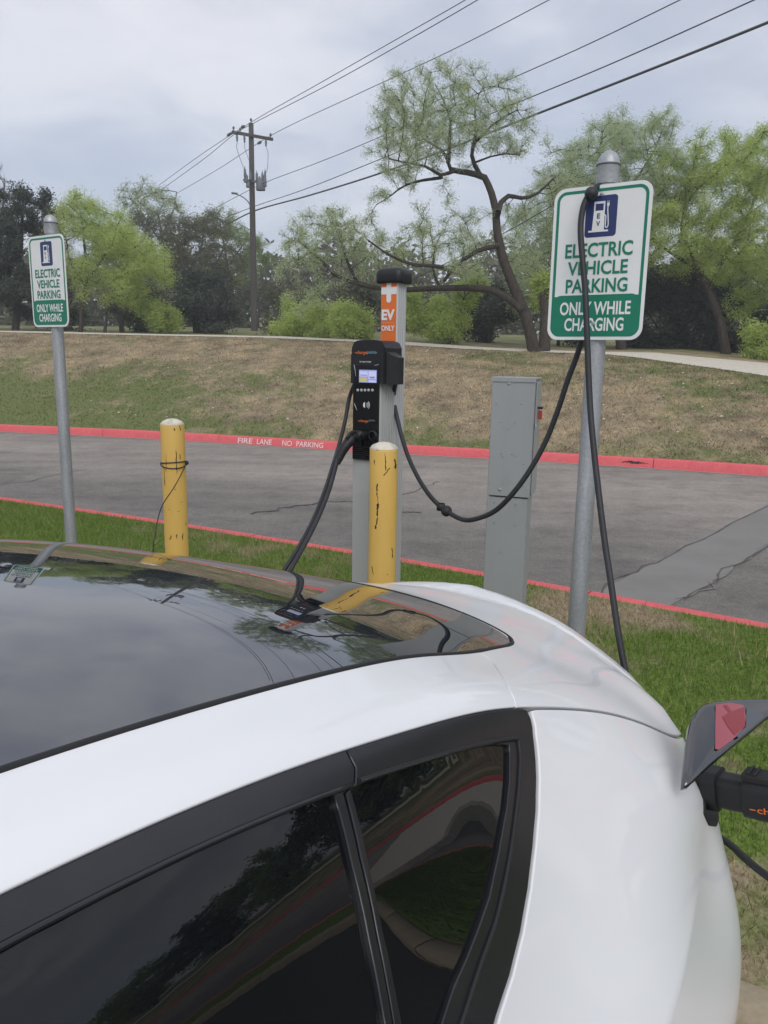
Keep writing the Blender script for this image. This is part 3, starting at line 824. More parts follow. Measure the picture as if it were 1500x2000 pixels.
W = 19.0
hero_limbs = [
    (pl([(1044, 692), (1036, 650), (1024, 610), (1000, 552), (982, 505), (971, 454), (968, 406), (958, 370), (946, 346), (922, 338), (892, 334), (880, 331)], W, W + .4), .155, .066),
    (pl([(880, 331), (871, 304), (859, 290), (835, 277), (812, 255)], W + .4, W + .9), .05, .017),
    (pl([(888, 334), (862, 343), (832, 325), (799, 319), (760, 310)], W + .4, W - .4), .05, .016),
    (pl([(862, 347), (826, 352), (799, 358), (775, 372), (760, 385), (735, 400)], W + .3, W + .8), .045, .012),
    (pl([(937, 340), (928, 325), (919, 295), (928, 277), (931, 244), (926, 214), (935, 185)], W + .4, W + .1), .062, .018),
    (pl([(928, 277), (945, 262), (961, 244), (988, 226), (1010, 215)], W + .3, W - .6), .045, .014),
    (pl([(876, 312), (878, 280), (880, 235), (868, 199), (850, 165)], W + .4, W + 1.0), .055, .016),
    (pl([(926, 318), (960, 305), (990, 300), (1015, 303)], W + .4, W - .5), .03, .012),
    (pl([(973, 415), (979, 394), (994, 382), (1024, 388), (1050, 378), (1080, 350)], W, W + 1.5), .075, .025),
    (pl([(1020, 606), (988, 580), (958, 565), (910, 562), (850, 563), (796, 566), (733, 562), (693, 553), (653, 537), (627, 508), (587, 473)], W, W + 1.2), .10, .03),
    (pl([(966, 481), (935, 488), (905, 507), (880, 530), (868, 548)], W, W - .5), .065, .04),
    (pl([(880, 530), (862, 520), (805, 517), (760, 499), (720, 470)], W - .4, W - 1.0), .055, .02),
    (pl([(700, 555), (680, 515), (665, 470), (650, 430), (640, 405)], W + 1.0, W + 1.3), .05, .015),
    (pl([(860, 563), (845, 530), (850, 490), (840, 455)], W + .5, W + .8), .04, .015),
    (pl([(1062, 692), (1064, 650), (1066, 610), (1060, 580), (1090, 540), (1130, 500), (1160, 450)], W + .2, W + 1.6), .16, .04),
]
hero_ells = [el(870, 210, 150, 75, W, 2.0), el(800, 285, 85, 80, W, 1.5), el(965, 205, 75, 75, W, 1.4), el(765, 345, 55, 50, W, 1.0), el(1000, 262, 50, 50, W, 1.0), el(760, 240, 50, 60, W, 1.0), el(870, 270, 100, 60, W, 1.5),
             el(640, 460, 100, 68, W, 1.6, 1.1), el(590, 520, 60, 80, W, 1.3, 1.2), el(705, 480, 55, 60, W, 1.2, .8), el(820, 465, 120, 45, W, 1.3), el(900, 460, 60, 55, W, 1.2, .3), el(930, 520, 55, 35, W, 1.0, -.5), el(1030, 470, 60, 70, W, 1.0, .9), el(1095, 380, 60, 60, W, 1.2, 1.4), el(1130, 450, 60, 60, W, 1.2, 1.4), el(600, 585, 45, 30, W, .9, 1.0)]
tree('leaning_mesquite_tree', 'big leaning mesquite with crooked dark trunk and long low limb reaching left behind the charger', sp(1050, 693, W), hero_limbs, hero_ells, natt=1150, step=.22, kill=.30, reach=2.6, leaves=110000, ln=.075, wd=.0115, droop=.6, spread=.055, tip=.0052, leaf='leaf_spring', shell=.1, gap_=-.3, twig=2)

def simple_tree(name, label, base, w, limbs, ells, **kw_):
    b0 = sp(base[0], base[1], w)
    g = 'trees and brush along the top of the bank'
    return tree(name, label, b0, [(pl(p, w, w + dw), r0 * .8, r1) for (p, dw, r0, r1) in limbs], [el(*e_[:4], w, e_[4] if len(e_) > 4 else None, e_[5] if len(e_) > 5 else 0) for e_ in ells], group=g, **kw_)
# right hand side
simple_tree('mesquite_tree', 'tall airy green mesquite rising straight behind the nearer parking sign', (1215, 690), 23,
    [([(1215, 690), (1205, 600), (1195, 500), (1190, 440)], 0, .2, .08), ([(1195, 500), (1150, 430), (1120, 370)], 1, .09, .03), ([(1192, 450), (1230, 370), (1275, 300), (1300, 240)], .5, .08, .02), ([(1190, 440), (1185, 360), (1170, 290)], -.5, .07, .02)],
    [(1055, 450, 60, 90, 1.6), (1085, 330, 50, 60, 1.2), (1030, 560, 45, 50, 1.2), (1170, 320, 85, 75, 2), (1230, 270, 90, 50, 1.6), (1120, 400, 70, 80, 1.6), (1280, 270, 50, 50, 1.3), (1290, 360, 85, 70, 1.8), (1200, 420, 110, 70, 2)],
    natt=1000, step=.28, kill=.38, leaves=115000, ln=.09, wd=.0135, leaf='leaf_spring', tip=.007, shell=.05, spread=.08, gap_=-.35, twig=2)
simple_tree('mesquite_tree', 'spreading yellow-green tree at the right end of the bank behind the path', (1420, 705), 22,
    [([(1420, 705), (1405, 620), (1380, 560), (1350, 520)], 0, .19, .08), ([(1380, 560), (1430, 480), (1470, 400), (1490, 330)], 1, .09, .02), ([(1370, 540), (1330, 450), (1340, 380), (1390, 320)], .6, .08, .02), ([(1350, 520), (1290, 480), (1250, 440)], -.6, .07, .02)],
    [(1335, 335, 60, 60, 1.5), (1440, 285, 55, 40, 1.3), (1410, 320, 75, 60, 1.8), (1475, 330, 60, 80, 1.6), (1370, 390, 90, 60, 1.8), (1460, 430, 80, 70, 1.8), (1320, 450, 80, 60, 1.8), (1400, 500, 110, 50, 1.8), (1490, 540, 70, 50, 1.5), (1270, 490, 60, 45, 1.4)],
    natt=950, step=.28, kill=.38, leaves=120000, ln=.09, wd=.015, leaf='leaf_yellow', tip=.007, shell=.05, spread=.08, gap_=-.35, twig=2)
for i, (cx, cy, rx, ry, w, lf, lab, nl_) in enumerate([
    (1165, 610, 70, 85, 24.5, 'leaf_dark', 'dark juniper thicket in the shade left of the nearer sign post', 15000),
    (1300, 610, 85, 95, 25.0, 'leaf_dark', 'dark juniper thicket right of the nearer parking sign above the path', 18000),
    (1420, 640, 90, 75, 24.0, 'leaf_dark', 'low dark juniper at the right edge above the pale path', 15000),
    (1255, 560, 60, 60, 25.5, 'leaf_olive', 'olive brush topping the dark thicket behind the nearer sign', 8000),
    (1360, 570, 70, 50, 25.5, 'leaf_olive', 'olive brush under the spreading yellow-green tree', 8000),
    (955, 615, 65, 55, 25.0, 'leaf_dark', 'dark brush in the gap just left of the leaning trunk', 10000),
    (1090, 600, 45, 75, 25.0, 'leaf_dark', 'dark brush directly behind the forked base of the leaning trunk', 9000),
    (705, 600, 60, 50, 27.0, 'leaf_olive', 'grey-green brush left of the charger cap under the long limb', 7000),
    (408, 590, 68, 65, 28.0, 'leaf_dark', 'dark brush left of the utility pole with a shadowed foot', 12000),
    (265, 600, 50, 50, 28.0, 'leaf_olive', 'dim brush behind the two thin trunks on the left', 7000),
    (120, 590, 50, 60, 28.0, 'leaf_olive', 'dim olive brush behind the farther parking sign', 7000),
    (560, 600, 48, 55, 28.0, 'leaf_olive', 'dim brush right of the utility pole foot', 7000)]):
    k = w / FPX
    simple_tree('juniper_bush', lab, (cx, cy + ry, w)[:2], w, [([(cx, cy + ry), (cx + 6, cy + ry * .4), (cx - 4, cy)], 0, .09, .04), ([(cx - 3, cy + ry * .5), (cx - rx * .5, cy - ry * .1)], .6, .05, .02), ([(cx + 4, cy + ry * .5), (cx + rx * .5, cy - ry * .2)], -.6, .05, .02)],
        [(cx, cy, rx, ry, rx * k * .9)], natt=170, step=.38, kill=.55, leaves=nl_, ln=.14, wd=.05, droop=.1, spread=.16, leaf=lf, tip=.009, shell=.2, cat='bush')
# bright low sprouts in front of the brush
for (cx, cy, rx, ry, w, lab) in [(838, 610, 48, 48, 23, 'bright lime shrub just right of the charger column'), (880, 640, 45, 32, 22.5, 'low bright shrub at the left foot of the leaning mesquite'), (692, 632, 42, 38, 23, 'bright lime shrub left of the charger head'), (640, 628, 48, 44, 24, 'bright shrub midway between pole and charger'), (575, 632, 45, 36, 25, 'bright bush to the right of the utility pole'), (312, 615, 34, 30, 26, 'small lime bush in the gap left of the dark brush'), (1482, 672, 26, 38, 20, 'lime sprout at the right edge beside the path'), (905, 560, 45, 28, 22, 'yellow-green spray over the long low limb'), (1085, 560, 40, 40, 20.2, 'yellow-green spray left of the nearer sign face')]:
    k = w / FPX
    simple_tree('lime_shrub', lab, (cx, cy + ry), w, [([(cx, cy + ry), (cx + 3, cy + ry * .3)], 0, .03, .015), ([(cx, cy + ry * .8), (cx - rx * .5, cy)], .3, .02, .01), ([(cx, cy + ry * .8), (cx + rx * .5, cy)], -.3, .02, .01)],
        [(cx, cy + ry * .15, rx * .85, ry * .8, rx * k)] + [(cx + rx * random.uniform(-.8, .8), cy - ry * random.uniform(-.1, .75), rx * random.uniform(.3, .55), ry * random.uniform(.3, .5), rx * k * .6) for _q in range(4)], natt=170, step=.22, kill=.3, leaves=8000, ln=.10, wd=.032, droop=.2, spread=.12, leaf='leaf_yellow', tip=.006, shell=.2, cat='shrub')
# left hand side
simple_tree('juniper_tree', 'dark blue-green juniper at the left edge behind the farther sign', (30, 650), 26,
    [([(30, 650), (36, 560), (42, 470), (44, 400)], 0, .16, .04), ([(36, 570), (85, 500), (100, 440)], .5, .07, .02), ([(38, 540), (-20, 470), (-40, 410)], -.5, .07, .02)],
    [(40, 450, 75, 75, 2), (85, 490, 50, 70, 1.5), (10, 520, 80, 80, 2), (95, 440, 25, 40, .8), (20, 400, 50, 35, 1.0), (60, 570, 60, 50, 1.5)], natt=560, step=.28, kill=.38, leaves=60000, ln=.12, wd=.035, droop=-.4, spread=.09, leaf='leaf_dark', tip=.009, shell=.15)
simple_tree('bare_tree', 'leafless pale tree top showing above the dark juniper', (-10, 640), 36,
    [([(-10, 640), (0, 500), (5, 420), (8, 360)], 0, .14, .03), ([(4, 440), (30, 390), (45, 350)], .5, .04, .015)], [(10, 380, 40, 55, 1.2), (30, 370, 25, 35, 1)], natt=240, step=.3, kill=.36, leaves=0, bk='palebark', tip=.010, shell=.3, twig=2)
simple_tree('elm_tree', 'fresh green elm with twin thin trunks right of the farther sign', (157, 658), 25,
    [([(157, 658), (160, 600), (172, 540), (165, 480), (160, 430)], 0, .10, .03), ([(204, 659), (208, 610), (225, 560), (250, 510)], .3, .07, .02), ([(170, 550), (210, 490), (230, 440)], -.4, .06, .02), ([(168, 560), (135, 510), (130, 470)], .4, .05, .02)],
    [(120, 470, 30, 60, 1.0), (230, 560, 60, 35, 1.2), (165, 425, 50, 48, 1.3), (200, 460, 75, 45, 1.6), (260, 490, 75, 40, 1.5), (300, 520, 48, 38, 1.2), (150, 500, 40, 40, 1.1), (210, 530, 70, 30, 1.3), (180, 400, 40, 25, 1.0)], natt=640, step=.27, kill=.36, leaves=64000, ln=.095, wd=.016, leaf='leaf_yellow', tip=.008, shell=.0, spread=.12, gap_=-.2, twig=2)
simple_tree('bare_tree', 'half-leafless pale grey tree left of the utility pole above the others', (330, 640), 31,
    [([(330, 640), (326, 560), (318, 480), (310, 420)], 0, .13, .03), ([(318, 480), (280, 420), (255, 380)], .5, .05, .015), ([(316, 460), (340, 410), (345, 375)], -.5, .05, .015)], [(300, 400, 55, 42, 1.6), (255, 385, 30, 30, 1.0), (335, 400, 28, 40, 1.2)], natt=330, step=.28, kill=.34, leaves=3500, ln=.13, wd=.03, leaf='leaf_spring', bk='palebark', tip=.010, shell=.2, twig=2)
simple_tree('live_oak_tree', 'dark spreading oak with grey limbs left of the utility pole', (385, 648), 29,
    [([(385, 648), (378, 590), (360, 540), (350, 480)], 0, .2, .06), ([(372, 570), (420, 520), (445, 470)], .6, .09, .03), ([(362, 545), (395, 480), (400, 430)], -.6, .07, .02)],
    [(370, 480, 60, 55, 1.8), (405, 450, 50, 40, 1.5), (430, 510, 48, 55, 1.6), (340, 530, 45, 50, 1.4), (290, 440, 50, 28, 1.2)], natt=520, step=.3, kill=.4, leaves=24000, ln=.11, wd=.026, droop=.0, spread=.12, leaf='leaf_olive', bk='palebark', tip=.010, shell=.1, twig=2)
simple_tree('elm_tree', 'pale green leafy tree crowding the foot of the utility pole', (455, 645), 41,
    [([(455, 645), (450, 560), (440, 490), (430, 440)], 0, .13, .03), ([(445, 520), (480, 470), (490, 450)], .4, .06, .02)],
    [(430, 445, 48, 40, 1.4), (470, 480, 45, 40, 1.4), (505, 500, 28, 45, 1.0), (450, 520, 50, 40, 1.4)], natt=400, step=.3, kill=.4, leaves=42000, ln=.10, wd=.018, leaf='leaf_mid', tip=.009, shell=.05, gap_=-.25)
# trees farther along the bank to the right, beyond the frame: the car's windows mirror them
for i, (l, q, h, lf, lab) in enumerate([(2.5, 10, 6.2, 'leaf_mid', 'a'), (7, 11, 6.8, 'leaf_dark', 'b'), (11.5, 10, 5.8, 'leaf_mid', 'c'), (16.5, 11.5, 6.8, 'leaf_dark', 'd'), (22, 11, 6.5, 'leaf_mid', 'e'), (28, 11, 7.0, 'leaf_dark', 'f'), (35, 11, 7, 'leaf_mid', 'g')]):
    b0 = kw(float(RF(l)) + q, l, float(hz(np.array(l), np.array(q))))
    c = b0 + np.array([0, 0, h * .58])
    tree('roadside_tree', ('dark' if lf == 'leaf_dark' else 'fresh green') + ' bushy tree farther along the bank, seen only mirrored in the car windows', b0, [([b0, b0 + [0.1, 0, h * .25], b0 + [-.1, .1, h * .5], b0 + [.1, 0, h * .8]], .2, .05)], [(c, h * .46, h * .46, h * .44), (c + [h * .25, -.5, -h * .22], h * .4, h * .4, h * .32), (c + [-h * .3, -.5, -h * .25], h * .35, h * .35, h * .3)], natt=200, step=.5, kill=.7, reach=4, leaves=9000, ln=.32, wd=.16, droop=.1, spread=.25, leaf=lf, tip=.015, group=('dark' if lf == 'leaf_dark' else 'green') + ' roadside trees mirrored in the car')
# far woods: one mass
def woods(n):
    px = RNG.uniform(-260, 1750, n); w = RNG.uniform(44, 56, n)
    top = 500 + 26 * np.sin(px / 61.0) + 22 * np.sin(px / 23.0 + 1.3) + 14 * np.sin(px / 9.7) + 40 * ((px > 380) & (px < 520)) * 0
    py = top + (690 - top) * RNG.uniform(0, 1, n) ** .95
    P = np.array([sp(a, b_, c) for a, b_, c in zip(px, py, w)])
    o = leaf_mesh('distant_woods', P, .55, .3, .1, .3, M['leaf_olive'], None)
    tag(o, 'dim far woods filling the gaps behind the trees', None, kind='stuff')
woods(42000)

# ------------------------------------------------------------------ utility pole and wires
WP = 38.0
p_base = sp(497, 655, WP); p_top = sp(499.5, 236, WP)
p_base[2] = min(p_base[2], terrain_z(p_base[0], p_base[1]) + .0)
_rt = ray(499.5, 240)
pole_h = float(EYE[2] + _rt[2] * p_base[1] / _rt[1] - p_base[2])
WD = np.array([-.55, .835]); WD /= np.linalg.norm(WD)          # the line runs this way, away from us
XD = np.array([WD[1], -WD[0]])                                  # the crossarm lies across it
pole = thing('utility_pole', 'wooden utility pole with one crossarm and a cluster of grey cutouts', 'utility pole', p_base, math.atan2(XD[1], XD[0]))
mb = MB(); mb.lathe([(.17, -.2), (.16, 1.5), (.135, pole_h * .6), (.115, pole_h - .02), (.0, pole_h)], 12); mb.build('pole_shaft', M['wood'], pole)
arm_z = pole_h - .60
mb = MB(); mb.box((0, -.17, arm_z), (2.06, .10, .125)); mb.build('crossarm', M['wood'], pole)
for x in (-.95, -.62, .92):
    mb = MB(); mb.lathe([(.02, arm_z + .06), (.02, arm_z + .13), (.06, arm_z + .14), (.045, arm_z + .18), (.06, arm_z + .2), (.03, arm_z + .25), (0, arm_z + .26)], 8, (x, -.17, 0)); mb.build('insulator', M['hardware'], pole)
mb = MB(); mb.lathe([(.02, pole_h), (.02, pole_h + .08), (.06, pole_h + .09), (.045, pole_h + .13), (.06, pole_h + .15), (0, pole_h + .22)], 8); mb.build('insulator', M['hardware'], pole)
for x in (-.80, -.43, .66):
    mb = MB(); mb.lathe([(.02, arm_z - .06), (.06, arm_z - .08), (.035, arm_z - .14), (.065, arm_z - .2), (.035, arm_z - .27), (.05, arm_z - .33), (0, arm_z - .42)], 8, (x, -.2, 0)); mb.build('cutout', M['hardware'], pole)
cz = pole_h - 2.62
mb = MB(); mb.box((0, -.2, cz), (1.05, .08, .09)); mb.build('equipment_bracket', M['hardware'], pole)
for (x, y, z, r0, h) in ((-.42, -.28, .05, .10, .34), (-.50, -.34, .30, .055, .34), (-.34, -.30, -.2, .09, .26), (.24, -.35, -.14, .17, .52), (.50, -.3, .02, .11, .42), (-.22, -.33, .16, .06, .3), (.56, -.28, .34, .05, .36), (.38, -.36, .26, .05, .3), (.10, -.34, .2, .06, .34), (.46, -.3, -.26, .08, .24)):
    mb = MB(); mb.lathe([(0, -h / 2), (r0, -h / 2), (r0 * 1.05, -h / 2 + .03), (r0, h / 2 - .05), (r0 * .55, h / 2), (r0 * .3, h / 2 + .03), (r0 * .3, h / 2 + .1), (0, h / 2 + .1)], 10, (x, y, cz + z)); mb.build('pole_can', M['hardware'], pole)
for (x0, x1, sag) in ((-.80, -.5, -.32), (-.43, -.12, -.1), (.66, .55, .28)):
    mb = MB(); mb.tube(spline([(x0, -.22, arm_z - .42), (x0 + sag * .2, -.3, (arm_z * .65 + cz * .35)), (x1 + sag * .35, -.34, (arm_z * .3 + cz * .7)), (x1, -.32, cz + .45)], 6), .012, 4); mb.build('jumper_wire', M['wire'], pole)
lz = pole_h - 3.5
mb = MB(); mb.tube(spline([(-.12, 0, lz - .35), (-.18, -.05, lz - .1), (-.5, -.1, lz + .12), (-.85, -.12, lz + .22)], 6), .025, 6); mb.box((-.95, -.13, lz + .24), (.3, .12, .08), .02); mb.build('lamp_arm', M['hardware'], pole)
mb = MB(); mb.box((.36, -.25, .62), (.3, .24, .42), .02)
mb.build('meter_box', M['paleplastic'], pole)
# wires: each hangs in the vertical plane of its own attachment
def wire_pt(px, py, off):
    d = ray(px, py); o = p_base[:2] + XD * off
    A = np.array([[d[0], -WD[0]], [d[1], -WD[1]]]); t, s_ = np.linalg.solve(A, o)
    return EYE + d * t
WIRES = []
def wire(label, pts, off, rad, group='overhead wires strung from the utility pole'):
    P = spline([wire_pt(px, py, off) for px, py in pts], 10)
    loc = P[0].copy(); mb = MB(); mb.tube(P - loc, rad, 5)
    o = mb.build('overhead_wire', M['wire'], None); o.location = loc
    WIRES.append(o)
    return tag(o, label, 'wire', group)
wire('topmost overhead wire rising from the pole tip to the top edge', [(310, 362), (400, 297), (500, 233), (620, 165), (760, 85), (912, -2), (1060, -92)], 0, .014)
wire('second overhead wire, running just beneath the topmost one', [(316, 370), (400, 309), (458, 262), (504, 236), (640, 166), (780, 88), (936, -2), (1080, -90)], -1.0, .014)
wire('overhead wire rising from the right end of the crossarm', [(345, 378), (430, 328), (534, 262), (700, 183), (880, 99), (1072, 0), (1200, -70)], 1.15, .014)
wire('overhead wire starting below the cutouts and reaching the top right corner area', [(418, 408), (470, 380), (524, 354), (620, 318), (720, 277), (1000, 153), (1150, 86), (1332, -2), (1480, -76)], .3, .014)
wire('overhead wire just above the thick cable', [(440, 425), (500, 402), (600, 368), (740, 312), (1000, 205), (1200, 122), (1466, 3), (1620, -68)], .16, .016)
wire('thick black overhead cable, lowest on the pole', [(440, 440), (500, 411), (600, 383), (720, 346), (860, 297), (1040, 226), (1260, 140), (1500, 44), (1680, -32)], .16, .033)
for i_w, (a_, b_, o_) in enumerate((((443, 266), (453, 259), 0), ((471, 249), (478, 246), 0), ((458, 262), (466, 257), -1.0), ((511, 276), (503, 281), 1.15))):
    P0, P1 = wire_pt(*a_, o_), wire_pt(*b_, o_)
    mb = MB(); mb.tube([P0 - P0, (P1 - P0) * .25, (P1 - P0) * .3, (P1 - P0) * .5, (P1 - P0) * .55, (P1 - P0) * .75, P1 - P0], [.02, .03, .075, .075, .03, .07, .02], 8)
    _o = mb.build('strain_insulator', M['hardware'], None); _o.location = P0
    _o.parent = WIRES[min(i_w // 2, 2)] if i_w < 3 else WIRES[2]; _o.location = P0 - np.array(_o.parent.location)
_g = [sp(800, 549, 24), sp(900, 500, 21.5), sp(1000, 447, 20), sp(1090, 396, 19), sp(1200, 342, 18.4)]
_P = spline(_g, 8); mb = MB(); mb.tube(_P - _P[0], .012, 5); _o = mb.build('overhead_wire', M['wire'], None); _o.location = _P[0]; tag(_o, 'thin low wire slanting through the mesquite towards the nearer sign', 'wire')
# wooden post and pale distant rail in the brush on the left
fp = sp(238, 655, 27); mb = MB(); mb.lathe([(.09, -.1), (.085, .8), (0, .82)], 8); _o = mb.build('fence_post', M['wood'], None); _o.location = (fp[0], fp[1], fp[2]); tag(_o, 'short wooden post in the brush beside the twin-trunk elm', 'post')

# ------------------------------------------------------------------ parking signs
def sign_post(px, py, w, a, label, cap_z):
    c = sp(px, py, w)                                   # centre of the panel
    a = R(a); nx = np.array([math.cos(a), -math.sin(a), 0]); back = np.array([math.sin(a), math.cos(a), 0])
    po = c + back * .036
    rr, ll = po[:2] @ RK, po[:2] @ LK
    gz0 = float(strip_z(np.array(rr))) - .01
    t = thing('parking_sign', label, 'sign', (po[0], po[1], gz0), -a, 'electric vehicle parking signs')
    zc = c[2] - gz0; y = -.036
    mb = MB(); mb.lathe([(.030, -.1), (.030, cap_z - .03)], 28); mb.build('post', M['galv'], t)
    mb = MB(); mb.lathe([(.0335, cap_z - .055), (.0335, cap_z - .008), (.0345, cap_z - .004), (.0345, cap_z), (.031, cap_z + .018), (.022, cap_z + .033), (.010, cap_z + .040), (0, cap_z + .041)], 28); mb.build('post_cap', M['galv'], t)
    mb = MB(); mb.lathe([(.0346, cap_z - .003), (.0366, cap_z - .002), (.0366, cap_z + .002), (.0346, cap_z + .003)], 28); mb.build('cap_rim', M['hardware'], t)
    W, H = .305, .457
    mb = MB(); mb.prism(rrect(W, H, .036, 8, 0, zc), y, y + .0025); pan = mb.build('sign_panel', M['signwhite'], t)
    yf = y - .0006
    zt = zc + H / 2
    mb = MB()
    o_ = rrect(W - .020, H - .020, .030, 8, 0, zc); i_ = rrect(W - .038, H - .038, .022, 8, 0, zc)
    ring_prism(mb, o_, i_, yf, y)
    zb = zt - .324
    low = [(p[0], min(p[1], zb)) for p in i_]
    mb.prism([(p[0], p[1]) for p in rrect(W - .037, .118, .0215, 8, 0, zc - H / 2 + .0185 + .059) ], yf - .0002, y)
    zl = zc - H / 2 + .019
    mb.prism([(-(W - .037) / 2, zb), (-(W - .037) / 2, zl + .05), ((W - .037) / 2, zl + .05), ((W - .037) / 2, zb)], yf - .0004, y)
    mb.build('green_border', M['signgreen'], pan)
    yt = yf - .0008
    for s_, d, w_, h_, m in (('ELECTRIC', .187, .212, .0425, 'signgreen'), ('VEHICLE', .240, .190, .0415, 'signgreen'), ('PARKING', .293, .196, .0425, 'signgreen'), ('ONLY WHILE', .361, .226, .0405, 'signwhite'), ('CHARGING', .410, .190, .0405, 'signwhite')):
        text_part('lettering', s_, w_, h_, 0, yt, zt - d, M[m], pan, bold=.022)
    # pump symbol on its blue square
    zs = zt - .0905; xs = .001
    mb = MB(); mb.prism(rrect(.098, .119, .010, 6, xs, zs), yf, y); mb.build('blue_square', M['signblue'], pan)
    mb = MB(); q = yf - .0005
    X = lambda v: xs - .006 + v
    ring_prism(mb, [(X(-.017), zs + .043), (X(.017), zs + .043), (X(.017), zs + .012), (X(-.017), zs + .012)], [(X(-.0125), zs + .0365), (X(.0125), zs + .0365), (X(.0125), zs + .0165), (X(-.0125), zs + .0165)], q, y)
    mb.prism([(X(-.017), zs + .0125), (X(.017), zs + .0125), (X(.018), zs - .040), (X(-.020), zs - .040)], q - .0002, y)
    mb.box((X(.0), (q + y) / 2, zs - .0425), (.062, y - q, .005))
    hose = spline([(X(.017), 0, zs + .004), (X(.0215), 0, zs - .002), (X(.0215), 0, zs - .028), (X(.0265), 0, zs - .034), (X(.030), 0, zs - .026), (X(.0285), 0, zs - .005), (X(.026), 0, zs + .016), (X(.026), 0, zs + .030)], 5)
    for p0, p1 in zip(hose[:-1], hose[1:]):
        d = p1 - p0; nn = np.array([-d[2], 0, d[0]]); nn = nn / (np.linalg.norm(nn) + 1e-9) * .0014
        mb.prism([((p0 - nn)[0], (p0 - nn)[2]), ((p1 - nn)[0], (p1 - nn)[2]), ((p1 + nn)[0], (p1 + nn)[2]), ((p0 + nn)[0], (p0 + nn)[2])], q - .0001 * random.random(), y)
    mb.prism([(X(.023), zs + .028), (X(.030), zs + .028), (X(.030), zs + .037), (X(.023), zs + .037)], q, y)
    for dx in (.0245, .0285): mb.prism([(X(dx - .0006), zs + .036), (X(dx + .0006), zs + .036), (X(dx + .0006), zs + .043), (X(dx - .0006), zs + .043)], q - .0002, y)
    mb.build('pump_symbol', M['signwhite'], pan)
    text_part('symbol_letter', 'E', .010, .015, X(-.001), q - .0007, zs + .001, M['signblue'], pan, bold=.03)
    text_part('symbol_letter', 'V', .012, .015, X(-.001), q - .0007, zs - .021, M['signblue'], pan, bold=.03)
    # bolts
    for dz in (H / 2 - .028, -H / 2 + .050):
        mb = MB(); mb.lathe([(0, -.0045), (.005, -.0045), (.0065, -.002), (.0065, .0)], 10, (0, y, zc + dz), axis='y'); mb.build('bolt', M['galv'], pan)
    return t
right_sign = sign_post(1167, 515, 2.36, 35, 'nearer white and green electric vehicle parking sign with a black cable draped over its top', 2.142)
left_sign = sign_post(94, 550, 3.98, 33, 'farther white and green electric vehicle parking sign standing alone at the left', 2.19)

# ------------------------------------------------------------------ bollards
def bollard(px, py, w, label, marks):
    c = sp(px, py, w); gz0 = -.02; h = c[2] - gz0
    t = thing('bollard', label, 'bollard', (c[0], c[1], gz0), 0, 'yellow bollards beside the charger')
    r0 = .0575
    mb = MB(); mb.lathe([(r0, -.1), (r0, h - .024), (r0 * .99, h - .02)], 40); mb.build('post', M['yellow'], t)
    mb = MB(); mb.lathe([(r0 * 1.003, h - .026), (r0 * .985, h - .018), (r0 * .8, h - .006), (r0 * .4, h + .004), (0, h + .007)], 40); mb.build('cap', M['bollardtop'], t)
    az = math.atan2(-c[1], -c[0])                        # towards us
    mb = MB()
    for (x, z, pts, wd) in marks:
        P = [(x + dx, z + dz) for dx, dz in pts]; vs = []; n = len(P)
        for i, (xx, zz) in enumerate(P):
            ww = wd * (0.35 + random.random()) if 0 < i < n - 1 else wd * .1
            for sgn in (-1, 1):
                ang = az + math.asin(max(-.98, min(.98, (xx + sgn * ww / 2) / r0)))
                vs.append(((r0 + .0006) * math.cos(ang), (r0 + .0006) * math.sin(ang), h - zz))
        mb.add(vs, [(2 * i, 2 * i + 1, 2 * i + 3, 2 * i + 2) for i in range(n - 1)])
    mb.build('paint_chips', M['chip'], t)['kind'] = 'stuff'
    return t, c, r0, az
def zig(x0, z0, x1, z1, n, j):
    return [(x0 + (x1 - x0) * i / n + random.uniform(-j, j), z0 + (z1 - z0) * i / n) for i in range(n + 1)]
bollard(750, 866, 3.1, 'nearer yellow bollard in front of the charger with a long dark scrape', [
    (0, 0, zig(.004, .03, .010, .105, 8, .002), .0035), (0, 0, zig(.026, .09, .000, .125, 6, .002), .006), (0, 0, zig(-.022, .155, -.026, .19, 5, .002), .006), (0, 0, zig(-.024, .19, -.020, .27, 10, .003), .004),
    (0, 0, zig(-.021, .235, -.022, .29, 9, .002), .008), (0, 0, zig(-.021, .29, -.030, .345, 9, .002), .006), (0, 0, zig(.045, .055, .046, .10, 5, .003), .007), (0, 0, zig(-.040, .06, -.034, .085, 4, .003), .003), (0, 0, zig(.040, .42, .043, .47, 6, .002), .003), (0, 0, zig(-.04, .50, -.036, .54, 5, .002), .003), (0, 0, zig(.02, .53, .024, .536, 3, .001), .004), (0, 0, zig(-.03, .02, -.02, .024, 3, .001), .007)])
_b2, bc, br, baz = bollard(336, 820, 3.72, 'farther yellow bollard with a thin black cord tied round it', [
    (0, 0, zig(-.035, .155, -.036, .25, 7, .002), .0022), (0, 0, zig(.012, .14, .012, .26, 9, .003), .0035), (0, 0, zig(.03, .16, .032, .19, 5, .002), .003), (0, 0, zig(.002, .33, .006, .335, 2, .001), .010), (0, 0, zig(.026, .395, .034, .40, 2, .001), .008), (0, 0, zig(.034, .02, .036, .05, 4, .002), .004), (0, 0, zig(.008, .035, .012, .05, 3, .001), .006), (0, 0, zig(-.03, .43, -.028, .435, 2, .001), .005), (0, 0, zig(-.025, .56, -.03, .585, 4, .002), .006), (0, 0, zig(0, .555, .002, .58, 4, .002), .006), (0, 0, zig(.03, .55, .03, .59, 4, .002), .005), (0, 0, zig(.01, .44, .02, .445, 2, .001), .005), (0, 0, zig(-.045, .22, -.044, .32, 5, .001), .003), (0, 0, zig(.047, .5, .046, .52, 3, .001), .004)])
